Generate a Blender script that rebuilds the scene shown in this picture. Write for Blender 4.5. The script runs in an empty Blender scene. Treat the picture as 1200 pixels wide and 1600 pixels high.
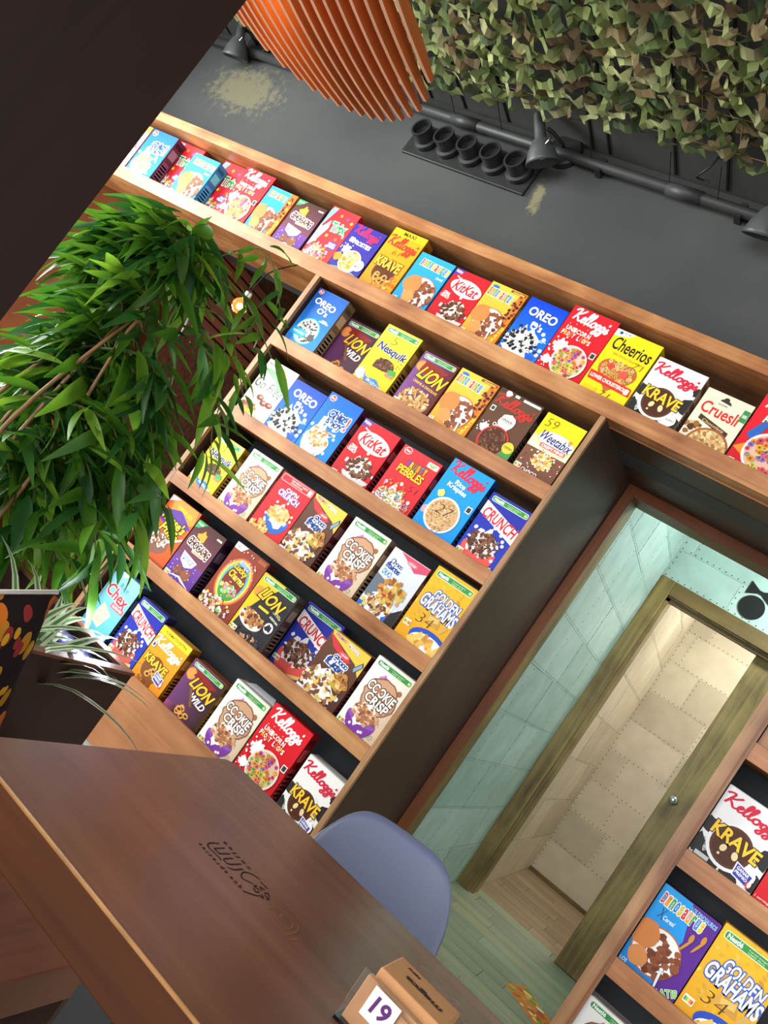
import bpy, bmesh, math, random
from mathutils import Vector, Matrix
R = random.Random(7)
scene = bpy.context.scene
COL = scene.collection

# ------------------------------------------------------------------ camera
cam_d = bpy.data.cameras.new('camera')
cam = bpy.data.objects.new('camera', cam_d); COL.objects.link(cam)
CX = Vector((0.73904, 0.34669, 0.57760)); CY = Vector((-0.48402, -0.32309, 0.81323)); CZ = CX.cross(CY)
m = Matrix((CX, CY, CZ)).transposed().to_4x4(); m.translation = (0, -2.45, 1.12)
cam.matrix_world = m
cam_d.sensor_fit = 'VERTICAL'; cam_d.sensor_height = 36.0; cam_d.lens = 1251.0/1600*36
cam_d.clip_start = .02; cam_d.clip_end = 60
scene.camera = cam

# ------------------------------------------------------------------ light
scene.view_settings.view_transform = 'Standard'; scene.view_settings.look = 'None'
scene.view_settings.gamma = 1.0; scene.view_settings.use_curve_mapping = False
scene.view_settings.exposure = 0.55
w = bpy.data.worlds.new('world'); scene.world = w; w.use_nodes = True
w.node_tree.nodes['Background'].inputs[0].default_value = (.93, .96, 1.0, 1)
w.node_tree.nodes['Background'].inputs[1].default_value = .95

def area(name, loc, target, sx, sy, power, col):
    l = bpy.data.lights.new(name, 'AREA'); l.shape = 'RECTANGLE'; l.size = sx; l.size_y = sy
    l.energy = power; l.color = col
    o = bpy.data.objects.new(name, l); COL.objects.link(o); o.location = loc
    o.rotation_euler = (Vector(target)-Vector(loc)).to_track_quat('-Z', 'Y').to_euler()
    return o
area('window_daylight', (-1.6, -6.2, 1.9), (-1.6, 0, 1.2), 4.5, 2.4, 210, (.93, .97, 1.0))      # shop front behind the camera
area('side_window_daylight', (-4.40, -1.45, 1.7), (-1.4, -1.2, 1.15), 1.7, 1.8, 170, (.92, 1.0, .95))   # window in the left wall

def point(name, loc, power, col, r=.05):
    l = bpy.data.lights.new(name, 'POINT'); l.energy = power; l.color = col; l.shadow_soft_size = r
    o = bpy.data.objects.new(name, l); COL.objects.link(o); o.location = loc; return o

# ------------------------------------------------------------------ materials
def lin(c):
    if isinstance(c, str):
        c = c.lstrip('#'); c = tuple(int(c[i:i+2], 16)/255 for i in (0, 2, 4))
    return tuple((x/12.92 if x <= .04045 else ((x+.055)/1.055)**2.4) for x in c[:3])

def base_mat(name, rough=.5, spec=.5, metal=0.0):
    mt = bpy.data.materials.new(name); mt.use_nodes = True
    b = mt.node_tree.nodes['Principled BSDF']
    b.inputs['Roughness'].default_value = rough; b.inputs['Metallic'].default_value = metal
    b.inputs['Specular IOR Level'].default_value = spec
    return mt, mt.node_tree, b

def plain(name, col, rough=.5, spec=.5, metal=0.0, vary=.0, scale=8, bump=0.0):
    mt, nt, b = base_mat(name, rough, spec, metal)
    c = lin(col)
    tc = nt.nodes.new('ShaderNodeTexCoord'); n = nt.nodes.new('ShaderNodeTexNoise')
    n.inputs['Scale'].default_value = scale; n.inputs['Detail'].default_value = 5
    nt.links.new(tc.outputs['Object'], n.inputs['Vector'])
    r = nt.nodes.new('ShaderNodeValToRGB'); r.color_ramp.elements[0].position = .3; r.color_ramp.elements[1].position = .7
    r.color_ramp.elements[0].color = tuple(x*(1-vary) for x in c)+(1,)
    r.color_ramp.elements[1].color = tuple(min(1, x*(1+vary)) for x in c)+(1,)
    nt.links.new(n.outputs['Fac'], r.inputs['Fac']); nt.links.new(r.outputs['Color'], b.inputs['Base Color'])
    if bump:
        bp = nt.nodes.new('ShaderNodeBump'); bp.inputs['Strength'].default_value = bump; bp.inputs['Distance'].default_value = .01
        nt.links.new(n.outputs['Fac'], bp.inputs['Height']); nt.links.new(bp.outputs['Normal'], b.inputs['Normal'])
    return mt

def wood(name, dark, light, axis='x', scale=1.0, rough=.45, spec=.4, figure=2.0, mid=None, dist=.6):
    """stained timber: grain stretched along one axis, with a slow blotchy stain"""
    mt, nt, b = base_mat(name, rough, spec)
    N, L = nt.nodes, nt.links
    tc = N.new('ShaderNodeTexCoord'); mp = N.new('ShaderNodeMapping')
    s = [22, 22, 22]; s['xyz'.index(axis)] = 1.6
    mp.inputs['Scale'].default_value = [v*scale for v in s]
    L.new(tc.outputs['Object'], mp.inputs['Vector'])
    n1 = N.new('ShaderNodeTexNoise'); n1.inputs['Scale'].default_value = 1; n1.inputs['Detail'].default_value = 7
    n1.inputs['Roughness'].default_value = .65; n1.inputs['Distortion'].default_value = dist
    L.new(mp.outputs['Vector'], n1.inputs['Vector'])
    n2 = N.new('ShaderNodeTexNoise'); n2.inputs['Scale'].default_value = 3.2*scale*figure/2; n2.inputs['Detail'].default_value = 4
    L.new(tc.outputs['Object'], n2.inputs['Vector'])
    ad = N.new('ShaderNodeMix'); ad.data_type = 'FLOAT'; ad.inputs[0].default_value = .45
    L.new(n1.outputs['Fac'], ad.inputs[2]); L.new(n2.outputs['Fac'], ad.inputs[3])
    r = N.new('ShaderNodeValToRGB'); e = r.color_ramp.elements
    e[0].position = .34; e[1].position = .66
    e[0].color = lin(dark)+(1,); e[1].color = lin(light)+(1,)
    if mid:
        k = e.new(.5); k.color = lin(mid)+(1,)
    L.new(ad.outputs[0], r.inputs['Fac']); L.new(r.outputs['Color'], b.inputs['Base Color'])
    bp = N.new('ShaderNodeBump'); bp.inputs['Strength'].default_value = .12 if scale > .35 else .02; bp.inputs['Distance'].default_value = .003
    L.new(n1.outputs['Fac'], bp.inputs['Height']); L.new(bp.outputs['Normal'], b.inputs['Normal'])
    return mt

def attr_mat(name, rough=.4, spec=.5, trans=0.0):
    mt, nt, b = base_mat(name, rough, spec)
    a = nt.nodes.new('ShaderNodeAttribute'); a.attribute_name = 'col'
    nt.links.new(a.outputs['Color'], b.inputs['Base Color'])
    if trans:
        t = nt.nodes.new('ShaderNodeBsdfTranslucent'); mx = nt.nodes.new('ShaderNodeMixShader')
        mx.inputs[0].default_value = trans
        nt.links.new(a.outputs['Color'], t.inputs['Color'])
        nt.links.new(b.outputs[0], mx.inputs[1]); nt.links.new(t.outputs[0], mx.inputs[2])
        nt.links.new(mx.outputs[0], nt.nodes['Material Output'].inputs['Surface'])
    return mt

def leaf_mat(name, c1, c2, trans=.4):
    mt, nt, b = base_mat(name, .38, .5)
    oi = nt.nodes.new('ShaderNodeObjectInfo'); tc = nt.nodes.new('ShaderNodeTexCoord')
    n = nt.nodes.new('ShaderNodeTexNoise'); n.inputs['Scale'].default_value = 9
    nt.links.new(tc.outputs['Object'], n.inputs['Vector'])
    ad = nt.nodes.new('ShaderNodeMath'); ad.operation = 'ADD'; md = nt.nodes.new('ShaderNodeMath'); md.operation = 'MULTIPLY'; md.inputs[1].default_value = .5
    nt.links.new(oi.outputs['Random'], ad.inputs[0]); nt.links.new(n.outputs['Fac'], ad.inputs[1]); nt.links.new(ad.outputs[0], md.inputs[0])
    r = nt.nodes.new('ShaderNodeValToRGB'); r.color_ramp.elements[0].position = .2; r.color_ramp.elements[1].position = .85
    r.color_ramp.elements[0].color = lin(c1)+(1,); r.color_ramp.elements[1].color = lin(c2)+(1,)
    nt.links.new(md.outputs[0], r.inputs['Fac']); nt.links.new(r.outputs['Color'], b.inputs['Base Color'])
    t = nt.nodes.new('ShaderNodeBsdfTranslucent'); mx = nt.nodes.new('ShaderNodeMixShader'); mx.inputs[0].default_value = trans
    nt.links.new(r.outputs['Color'], t.inputs['Color'])
    nt.links.new(b.outputs[0], mx.inputs[1]); nt.links.new(t.outputs[0], mx.inputs[2])
    nt.links.new(mx.outputs[0], nt.nodes['Material Output'].inputs['Surface'])
    return mt

def emit(name, col, strength):
    mt, nt, b = base_mat(name, .4)
    b.inputs['Base Color'].default_value = lin(col)+(1,)
    b.inputs['Emission Color'].default_value = lin(col)+(1,); b.inputs['Emission Strength'].default_value = strength
    return mt

def glass(name, col=(1, 1, 1), rough=.03):
    mt, nt, b = base_mat(name, rough)
    b.inputs['Base Color'].default_value = tuple(col)+(1,); b.inputs['Transmission Weight'].default_value = 1.0
    b.inputs['IOR'].default_value = 1.3
    return mt

M = {}
M['shelf'] = wood('shelf_timber', '#784524', '#c4905e', 'x', 1, .42, .4, 3.4, '#a46b40')
M['shelf_z'] = wood('upright_timber', '#6e462a', '#b4885e', 'z', 1, .45, .4, 3.4)
M['dark_z'] = wood('dark_stained_timber', '#33221a', '#4c3426', 'z', .8, .5, .35)
M['dark_y'] = wood('dark_stained_soffit', '#33231a', '#503626', 'y', .8, .5, .35)
M['base'] = wood('plywood_base', '#8a5634', '#b67b50', 'x', .7, .4, .4, 4)
M['trim'] = wood('red_stained_trim', '#6a3518', '#8f5228', 'z', 1, .45)
M['trim_x'] = wood('red_stained_trim_x', '#6a3518', '#8f5228', 'x', 1, .45)
M['olive'] = wood('olive_timber', '#463216', '#a48c52', 'z', .6, .45, .4, 4, None, 2.2)
M['olive_x'] = wood('olive_timber_x', '#554022', '#80683a', 'x', .6, .45, .4, 3)
M['table'] = wood('table_timber', '#4a2a20', '#84543f', 'x', .32, .27, .5, 5, None, 1.6)
M['table_edge'] = wood('table_edge_timber', '#2a1006', '#5c2f10', 'x', .5, .5, .2)
M['bench'] = wood('bench_timber', '#5a2f1e', '#8e5638', 'y', .4, .42, .4, 5, None, 1.8)
M['planter'] = wood('planter_timber', '#1e0f0c', '#3a2016', 'y', .8, .4)
M['pillar'] = wood('pillar_timber', '#1e0c05', '#301407', 'z', .5, .55, .3)
M['redslat'] = wood('red_slat_timber', '#5a2410', '#9a4a20', 'y', .8, .4)
M['lampwood'] = wood('lamp_plywood', '#8c4418', '#b8642a', 'y', .8, .45)
M['lampedge_lit'] = wood('lamp_plywood_edge_lit', '#c08468', '#dba488', 'y', .8, .5)  # pale pink of the ply edge, with daylight on the undersides painted in
M['black_back'] = plain('black_backboard', '#3c3f44', .75, .3, 0, .12, 10)
M['wall_dark'] = None
M['metal_black'] = plain('black_metal', '#2c2c2c', .45, .5, .3, .1, 20)
M['metal_grey'] = plain('grey_lacquered_metal', '#4a4b4c', .45, .4, .2, .1, 20)
M['pipe'] = plain('painted_pipe', '#333333', .5, .4, 0, .12, 14)
M['chrome'] = plain('chrome', '#c8c6c0', .2, .5, 1.0, .02)
M['print'] = attr_mat('printed_carton', .48, .18)
M['carton'] = attr_mat('carton_board', .45, .4)
M['camo'] = attr_mat('camouflage_cloth', .8, .2, .25)
M['ceiling'] = plain('dark_ceiling', '#454543', .8, .3, 0, .06, 4)
M['leafA'] = leaf_mat('leaf_green', '#3b7019', '#9cc83c', .5)
M['leafB'] = leaf_mat('leaf_dark_green', '#24561f', '#5c9440', .42)
M['cane'] = plain('bamboo_cane', '#9a7048', .5, .4, 0, .2, 12)
M['stem'] = plain('green_stem', '#5d6a38', .6, .3, 0, .2, 20)
M['spider'] = attr_mat('striped_leaf', .4, .5, .3)
M['plastic'] = plain('blue_grey_plastic', '#646a82', .38, .5, 0, .02)
M['plastic_pale'] = plain('grey_plastic', '#b4b6b4', .4, .5, 0, .02)
M['kraft'] = plain('kraft_board', '#b98557', .7, .3, 0, .06, 40)
M['paper'] = plain('white_label', '#e6ddd4', .6, .3)
M['ink'] = plain('purple_ink', '#5a2468', .6, .3)
M['black_ink'] = plain('black_ink', '#1e1612', .6, .3)
M['engrave'] = plain('burnt_engraving', '#24130c', .7, .2)
M['engrave_pale'] = plain('bare_wood_engraving', '#8a5230', .6, .3)
M['acrylic'] = glass('clear_acrylic')
M['bulbglass'] = None
M['floor'] = plain('cafe_floor', '#a8a39a', .5, .4, 0, .1, 6)
M['matt_black'] = plain('matt_black', '#121214', .7, .3, 0, .05)
M['rivet'] = plain('dark_rivet', '#4a4a40', .5, .5, .4)
M['brickred'] = plain('rough_brown_plaster', '#5c3524', .85, .2, 0, .35, 40, .6)
M['brown_wall'] = plain('brown_wall', '#44200e', .9, .06, 0, .25, 5)
M['white_led'] = emit('white_led', '#eef0ff', 14)
M['led_tape'] = plain('led_tape', '#5a58a8', .5, .5)
M['warm_bulb'] = emit('warm_filament', '#ffb050', 30)

# dark wall with two scars of bare plaster
def wall_mat():
    mt, nt, b = base_mat('charcoal_wall', .6, .35)
    N, L = nt.nodes, nt.links
    tc = N.new('ShaderNodeTexCoord')
    n = N.new('ShaderNodeTexNoise'); n.inputs['Scale'].default_value = 2.2; n.inputs['Detail'].default_value = 6
    L.new(tc.outputs['Object'], n.inputs['Vector'])
    r = N.new('ShaderNodeValToRGB'); r.color_ramp.elements[0].color = lin('#3c3d3e')+(1,); r.color_ramp.elements[1].color = lin('#4a4a49')+(1,)
    r.color_ramp.elements[0].position = .3; r.color_ramp.elements[1].position = .7
    L.new(n.outputs['Fac'], r.inputs['Fac'])
    col = r.outputs['Color']
    fine = N.new('ShaderNodeTexNoise'); fine.inputs['Scale'].default_value = 26; fine.inputs['Detail'].default_value = 8; fine.inputs['Roughness'].default_value = .7
    L.new(tc.outputs['Object'], fine.inputs['Vector'])
    for (cx, cz, sx, sz, rot, k_) in ((-3.60, 2.805, .30, .17, 0, .38), (-1.735, 2.80, .035, .105, -.25, .65)):
        mp = N.new('ShaderNodeMapping'); mp.vector_type = 'TEXTURE'
        mp.inputs['Location'].default_value = (cx, .3, cz); mp.inputs['Scale'].default_value = (sx, 50, sz); mp.inputs['Rotation'].default_value = (0, rot, 0)
        L.new(tc.outputs['Object'], mp.inputs['Vector'])
        ln = N.new('ShaderNodeVectorMath'); ln.operation = 'LENGTH'; L.new(mp.outputs['Vector'], ln.inputs[0])
        a = N.new('ShaderNodeMath'); a.operation = 'MULTIPLY_ADD'; a.inputs[1].default_value = 2.6
        L.new(fine.outputs['Fac'], a.inputs[0]); L.new(ln.outputs['Value'], a.inputs[2])
        st = N.new('ShaderNodeMapRange'); st.inputs[1].default_value = 2.2; st.inputs[2].default_value = 1.75; st.inputs[3].default_value = 0; st.inputs[4].default_value = k_
        L.new(a.outputs[0], st.inputs[0])
        mx = N.new('ShaderNodeMix'); mx.data_type = 'RGBA'; L.new(st.outputs[0], mx.inputs[0])
        L.new(col, mx.inputs[6]); mx.inputs[7].default_value = lin('#8f8560')+(1,)
        col = mx.outputs[2]
    L.new(col, b.inputs['Base Color'])
    return mt
M['wall_dark'] = wall_mat()
mt, nt, b = base_mat('bulb_glass', .05); b.inputs['Base Color'].default_value = (1, .78, .5, 1); b.inputs['Transmission Weight'].default_value = 1; b.inputs['IOR'].default_value = 1.1
b.inputs['Emission Color'].default_value = lin('#ff9d45')+(1,); b.inputs['Emission Strength'].default_value = .5
M['bulbglass'] = mt

# ------------------------------------------------------------------ mesh helpers
ORG = {}
def tag(o, label=None, cat=None, group=None, kind=None):
    if label: o['label'] = label
    if cat: o['category'] = cat
    if group: o['group'] = group
    if kind: o['kind'] = kind
    return o

def empty(name, loc, label, cat, group=None, kind=None):
    o = bpy.data.objects.new(name, None); COL.objects.link(o); o.location = loc; o.empty_display_size = .1
    ORG[o] = Vector(loc); return tag(o, label, cat, group, kind)

class MB:
    def __init__(s): s.v = []; s.f = []; s.mi = []; s.c = []; s.cur = 0
    def add(s, vs, fs, col=None):
        o = len(s.v); s.v += [tuple(p) for p in vs]
        for f in fs: s.f.append(tuple(i+o for i in f)); s.mi.append(s.cur); s.c.append(col)
        return s
    def box(s, x0, y0, z0, x1, y1, z1, cols=None):
        vs = [(x0,y0,z0),(x1,y0,z0),(x1,y1,z0),(x0,y1,z0),(x0,y0,z1),(x1,y0,z1),(x1,y1,z1),(x0,y1,z1)]
        fs = [(0,3,2,1),(4,5,6,7),(0,1,5,4),(1,2,6,5),(2,3,7,6),(3,0,4,7)]     # bottom top front right back left
        if cols is None: return s.add(vs, fs)
        for k, f in enumerate(fs): s.add([vs[i] for i in f], [(0,1,2,3)], cols[k])
        return s
    def lathe(s, prof, center, axis=(0,0,1), n=24, close=True):
        ax = Vector(axis).normalized(); t = Vector((1,0,0)) if abs(ax.x) < .9 else Vector((0,1,0))
        u = ax.cross(t).normalized(); v = ax.cross(u); c = Vector(center); vs = []; fs = []
        for (r, h) in prof:
            for k in range(n):
                a = 2*math.pi*k/n; vs.append(c+ax*h+(u*math.cos(a)+v*math.sin(a))*r)
        for j in range(len(prof)-1):
            for k in range(n):
                fs.append((j*n+k, j*n+(k+1) % n, (j+1)*n+(k+1) % n, (j+1)*n+k))
        if close:
            fs.append(tuple(reversed(range(n)))); fs.append(tuple((len(prof)-1)*n+k for k in range(n)))
        return s.add(vs, fs)
    def tube(s, pts, r, n=8, taper=None):
        pts = [Vector(p) for p in pts]; vs = []; fs = []
        up = Vector((0.13, .21, 1)).normalized()
        for i, p in enumerate(pts):
            d = (pts[min(i+1, len(pts)-1)]-pts[max(i-1, 0)]).normalized()
            a = d.cross(up)
            if a.length < 1e-3: a = d.cross(Vector((1, 0, 0)))
            a.normalize(); b2 = d.cross(a)
            rr = r if taper is None else r+(taper-r)*i/max(1, len(pts)-1)
            for k in range(n):
                t = 2*math.pi*k/n; vs.append(p+(a*math.cos(t)+b2*math.sin(t))*rr)
        for j in range(len(pts)-1):
            for k in range(n): fs.append((j*n+k, j*n+(k+1) % n, (j+1)*n+(k+1) % n, (j+1)*n+k))
        fs.append(tuple(reversed(range(n)))); fs.append(tuple((len(pts)-1)*n+k for k in range(n)))
        return s.add(vs, fs)
    def sphere(s, c, r, n=16, m2=10, sc=(1, 1, 1)):
        vs = [(c[0], c[1], c[2]-r*sc[2])]; fs = []
        for j in range(1, m2):
            ph = -math.pi/2+math.pi*j/m2
            for k in range(n):
                a = 2*math.pi*k/n
                vs.append((c[0]+r*sc[0]*math.cos(ph)*math.cos(a), c[1]+r*sc[1]*math.cos(ph)*math.sin(a), c[2]+r*sc[2]*math.sin(ph)))
        vs.append((c[0], c[1], c[2]+r*sc[2])); T = len(vs)-1
        for k in range(n):
            fs.append((0, 1+(k+1) % n, 1+k)); fs.append((T, 1+(m2-2)*n+k, 1+(m2-2)*n+(k+1) % n))
            for j in range(m2-2): fs.append((1+j*n+k, 1+j*n+(k+1) % n, 1+(j+1)*n+(k+1) % n, 1+(j+1)*n+k))
        return s.add(vs, fs)
    def mesh(s, name, mats, origin=Vector((0, 0, 0)), smooth=False):
        me = bpy.data.meshes.new(name)
        me.from_pydata([tuple(Vector(p)-origin) for p in s.v], [], s.f)
        for mm in (mats if isinstance(mats, (list, tuple)) else [mats]): me.materials.append(mm)
        if any(s.mi): me.polygons.foreach_set('material_index', s.mi)
        if smooth: me.polygons.foreach_set('use_smooth', [True]*len(s.f))
        if any(c is not None for c in s.c):
            at = me.color_attributes.new('col', 'FLOAT_COLOR', 'CORNER'); data = []
            for f, c in zip(s.f, s.c):
                if c is None: c = (.5, .5, .5)
                if isinstance(c[0], (tuple, list)):
                    for q in c: data += [q[0], q[1], q[2], 1.0]
                else: data += [c[0], c[1], c[2], 1.0]*len(f)
            at.data.foreach_set('color', data)
        me.update(); return me
    def build(s, name, mats, parent=None, origin=None, smooth=False, bevel=0, auto=False):
        if parent is not None: org = ORG[parent]
        elif origin is not None: org = Vector(origin)
        else: org = Vector((0, 0, 0))
        me = s.mesh(name, mats, org, smooth)
        o = bpy.data.objects.new(name, me); COL.objects.link(o)
        if parent is not None:
            o.parent = parent; ORG[o] = org
            # sub-parts: parent sits at identity under its thing
        else:
            o.location = org; ORG[o] = org
        if bevel:
            md = o.modifiers.new('bevel', 'BEVEL'); md.width = bevel; md.segments = 2; md.limit_method = 'ANGLE'
        return o
def bx(name, mat, parent, x0, y0, z0, x1, y1, z1, bevel=0, origin=None):
    return MB().box(x0, y0, z0, x1, y1, z1).build(name, mat, parent, origin, bevel=bevel)
def struct(o): o['kind'] = 'structure'; return o

# ------------------------------------------------------------------ room shell
WY = .30; CZL = 3.08
struct(bx('wall_back', M['wall_dark'], None, -4.6, WY, 1.99, 2.2, WY+.12, CZL+.1))
struct(bx('wall_back_lower', M['brown_wall'], None, -4.6, .22, 0, -3.12, .34, 1.98))
struct(bx('ceiling', M['ceiling'], None, -4.6, -6.5, CZL, 2.2, WY, CZL+.1))
struct(bx('floor', M['floor'], None, -4.6, -6.5, -.08, 2.2, .70, 0))
# left wall with a window opening
wl = MB(); wl.box(-4.6, -6.5, 0, -4.45, -2.4, CZL); wl.box(-4.6, -.5, 0, -4.45, .22, CZL); wl.box(-4.6, -2.4, 0, -4.45, -.5, .7); wl.box(-4.6, -2.4, 2.7, -4.45, -.5, CZL)
struct(wl.build('wall_left', M['brown_wall']))
# ceiling board joints, running away from the wall
for k, x in enumerate((-3.95, -3.3, -2.51, -2.31, -2.07, -1.64, -1.56, -1.265, -1.05, -.6)):
    cj = MB().box(x-.004, -.9, CZL-.006, x+.004, WY-.02, CZL+.002).build('joint_strip', M['matt_black']); cj.parent = bpy.data.objects['ceiling']

# corridor left of the shelf unit
struct(bx('wall_corridor_left', M['brickred'], None, -3.24, .34, 0, -3.12, 2.2, 2.3))
struct(bx('wall_corridor_back', M['brown_wall'], None, -3.24, 2.2, 0, -1.9, 2.3, 2.3))
for k in range(9):
    z = 1.60+k*.048
    s_ = bx('wall_slat', M['redslat'], None, -3.12, .36, z, -3.085, 2.0, z+.036); s_.parent = bpy.data.objects['wall_corridor_left']
struct(bx('ceiling_corridor', M['brown_wall'], None, -3.24, .34, 2.3, -1.9, 2.3, 2.36))
struct(bx('floor_corridor', M['brown_wall'], None, -3.24, .70, -.08, -1.9, 2.3, 0))

# ---- vestibule behind the doorway and the room beyond it: riveted sheet walls
def sheet_wall(name, base, cols, org, du, dv, nrm, U, V, pu, pv, jitter=True):
    """a wall slab (vertical plane) clad in thin riveted sheets, each sheet a child object"""
    org, du, dv, nrm = map(Vector, (org, du, dv, nrm))
    mb = MB()
    p = [org, org+du*U, org+du*U+dv*V, org+dv*V]
    mb.add(p+[q-nrm*.08 for q in p], [(0,1,2,3),(7,6,5,4),(0,4,5,1),(1,5,6,2),(2,6,7,3),(3,7,4,0)])
    w_ = struct(mb.build(name, base))
    rr = random.Random(name)
    nv = int(math.ceil(V/pv))
    for j in range(nv):
        off = (rr.random()-.5)*pu if jitter else 0
        u = -pu+off
        while u < U:
            wd = pu*rr.uniform(.75, 1.25)
            a, b_ = max(0, u), min(U, u+wd); c, d = j*pv, min(V, (j+1)*pv); u += wd
            if b_-a < .03: continue
            s = MB(); th = rr.uniform(.001, .004); g = .0012
            q = [org+du*(a+g)+dv*(c+g), org+du*(b_-g)+dv*(c+g), org+du*(b_-g)+dv*(d-g), org+du*(a+g)+dv*(d-g)]
            s.add([x+nrm*.0002 for x in q]+[x+nrm*th for x in q], [(4,5,6,7),(0,1,5,4),(1,2,6,5),(2,3,7,6),(3,0,4,7)])
            s.cur = 1
            def riv(uu, vv):
                ctr = org+du*uu+dv*vv+nrm*(th+.0006); r = .0042
                s.add([ctr+nrm*.0012]+[ctr+(du*math.cos(t)+dv*math.sin(t))*r for t in [k*math.pi/3 for k in range(6)]], [(0,k+1,(k+1) % 6+1) for k in range(6)])
            nu = max(2, int((b_-a)/.036)); nn = max(2, int((d-c)/.036))
            for k in range(nu): riv(a+.014+(b_-a-.028)*k/(nu-1), c+.012)
            for k in range(1, nn): riv(a+.012, c+.014+(d-c-.028)*k/(nn-1))
            me_col = rr.choice(cols)
            sh = s.build('metal_sheet', [me_col, M['rivet']]); sh.parent = w_
    return w_
teal = [plain('pale_teal_sheet%d' % k, c, .5, .4, 0, .10, 9) for k, c in enumerate(('#a8bfb8', '#a0b8b0', '#b0c5be'))]
beige = [plain('beige_sheet%d' % k, c, .5, .4, 0, .08, 9) for k, c in enumerate(('#bfb6a2', '#b5ac98', '#c5bca8'))]
sheet_wall('wall_hall_left', teal[0], teal, (-.80, 2.28, 0), (0, -1, 0), (0, 0, 1), (1, 0, 0), 1.42, 2.62, .44, .24)
sheet_wall('wall_hall_back_top', teal[0], teal, (-.80, 2.28, 2.08), (1, 0, 0), (0, 0, 1), (0, -1, 0), 1.7, .54, .46, .18)
struct(bx('wall_hall_right', teal[1], None, .90, .90, 0, 1.0, 2.28, 2.62))
struct(bx('wall_hall_back', teal[1], None, .32, 2.28, 0, .9, 2.36, 2.08))
struct(bx('ceiling_hall', teal[2], None, -.9, .86, 2.62, 1.0, 2.4, 2.7))
sheet_wall('wall_room_left', beige[0], beige, (-.72, 4.08, 0), (0, -1, 0), (0, 0, 1), (1, 0, 0), 1.70, 2.5, .5, .3)
sheet_wall('wall_room_back', beige[0], beige, (-.72, 4.08, 0), (1, 0, 0), (0, 0, 1), (0, -1, 0), 1.5, 2.5, .5, .27)
struct(bx('wall_room_right', beige[1], None, .78, 2.42, 0, .86, 4.1, 2.5))
struct(bx('ceiling_room', beige[2], None, -.8, 2.36, 2.5, .86, 4.16, 2.56))
bx('baseboard_room', M['olive_x'], None, -.72, 4.062, 0, .78, 4.08, .03)['kind'] = 'structure'
fl = struct(bx('floor_hall', plain('dark_floor_joint', '#4a4a40', .7), None, -.9, .70, -.08, 1.0, 4.16, -.012))
rr = random.Random(3)
pl_c = [wood('hall_plank%d' % k, a, b_, 'x', .7, .45) for k, (a, b_) in enumerate((('#75806c', '#98a088'), ('#6f7764', '#8c9380'), ('#7d8168', '#a3a184')))]
pl_w = [wood('room_plank%d' % k, a, b_, 'x', .7, .45) for k, (a, b_) in enumerate((('#82705a', '#a8927a'), ('#76644e', '#9a846a')))]
y = .70; j = 0
while y < 4.06:
    x = -.9-rr.random()*.6
    while x < 1.0:
        L_ = rr.uniform(.55, .95); a = max(-.9, x); b_ = min(1.0, x+L_); x += L_
        if b_-a < .05: continue
        pk = MB().box(a+.0012, y+.0012, -.012, b_-.0012, y+.1385, 0).build('plank', (pl_c if y < 2.45 else pl_w)[rr.randrange(3 if y < 2.45 else 2)]); pk.parent = fl
    y += .14
# outer door trim (in the alcove) and its soffit
t = empty('trim_1', (-.42, .72, 0), 'red-brown timber frame around the doorway between the shelf units', 'door frame', kind='structure')
bx('jamb', M['trim'], t, -.838, .715, 0, -.796, .735, 2.022)
bx('jamb_lining', M['olive'], t, -.838, .735, 0, -.7985, .86, 2.022)
bx('head', M['trim_x'], t, -.796, .715, 1.978, .02, .735, 2.022)
bx('head_lining', M['olive_x'], t, -.7985, .735, 1.981, .02, .86, 2.022)
bx('jamb', M['trim'], t, .02, .715, 0, .062, .86, 2.022)
mb = MB(); p_ = [(-.838, .078, 1.9775), (-.0135, .078, 1.9775), (-.0135, .72, 2.021), (-.838, .72, 2.021)]
mb.add(p_+[(x, y_, 2.001 if k < 2 else 2.035) for k, (x, y_, z) in enumerate(p_)], [(0,3,2,1),(4,5,6,7),(0,1,5,4),(1,2,6,5),(2,3,7,6),(3,0,4,7)])
struct(mb.build('ceiling_alcove', M['dark_y']))
# inner door frame
t = empty('trim_2', (-.4, 2.28, 0), 'olive-brown timber frame of the inner doorway', 'door frame', kind='structure')
bx('jamb', M['olive'], t, -.798, 2.262, 0, -.712, 2.30, 2.08, .003)
bx('jamb_lining', M['olive'], t, -.798, 2.30, 0, -.690, 2.42, 1.985)
bx('head', M['olive_x'], t, -.712, 2.264, 1.992, .32, 2.30, 2.08, .003)
bx('head_lining', M['olive_x'], t, -.712, 2.30, 1.965, .32, 2.35, 1.992)
bx('jamb', M['olive'], t, .32, 2.262, 0, .40, 2.30, 2.08, .003)
# sliding leaf
d1 = empty('door_1', (.1, 2.385, 0), 'olive-brown sliding door leaf pushed open with a round knob', 'door', kind='structure')
lf_ = bx('leaf', M['olive'], d1, -.168, 2.365, .004, .62, 2.40, 2.05, .003)
MB().lathe([(.006, 0), (.010, .004), (.010, .016), (.022, .022), (.027, .034), (.024, .046), (.010, .052)], (-.117, 2.364, 1.064), (0, -1, 0), 20).build('knob', M['chrome'], lf_, smooth=True)
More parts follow.
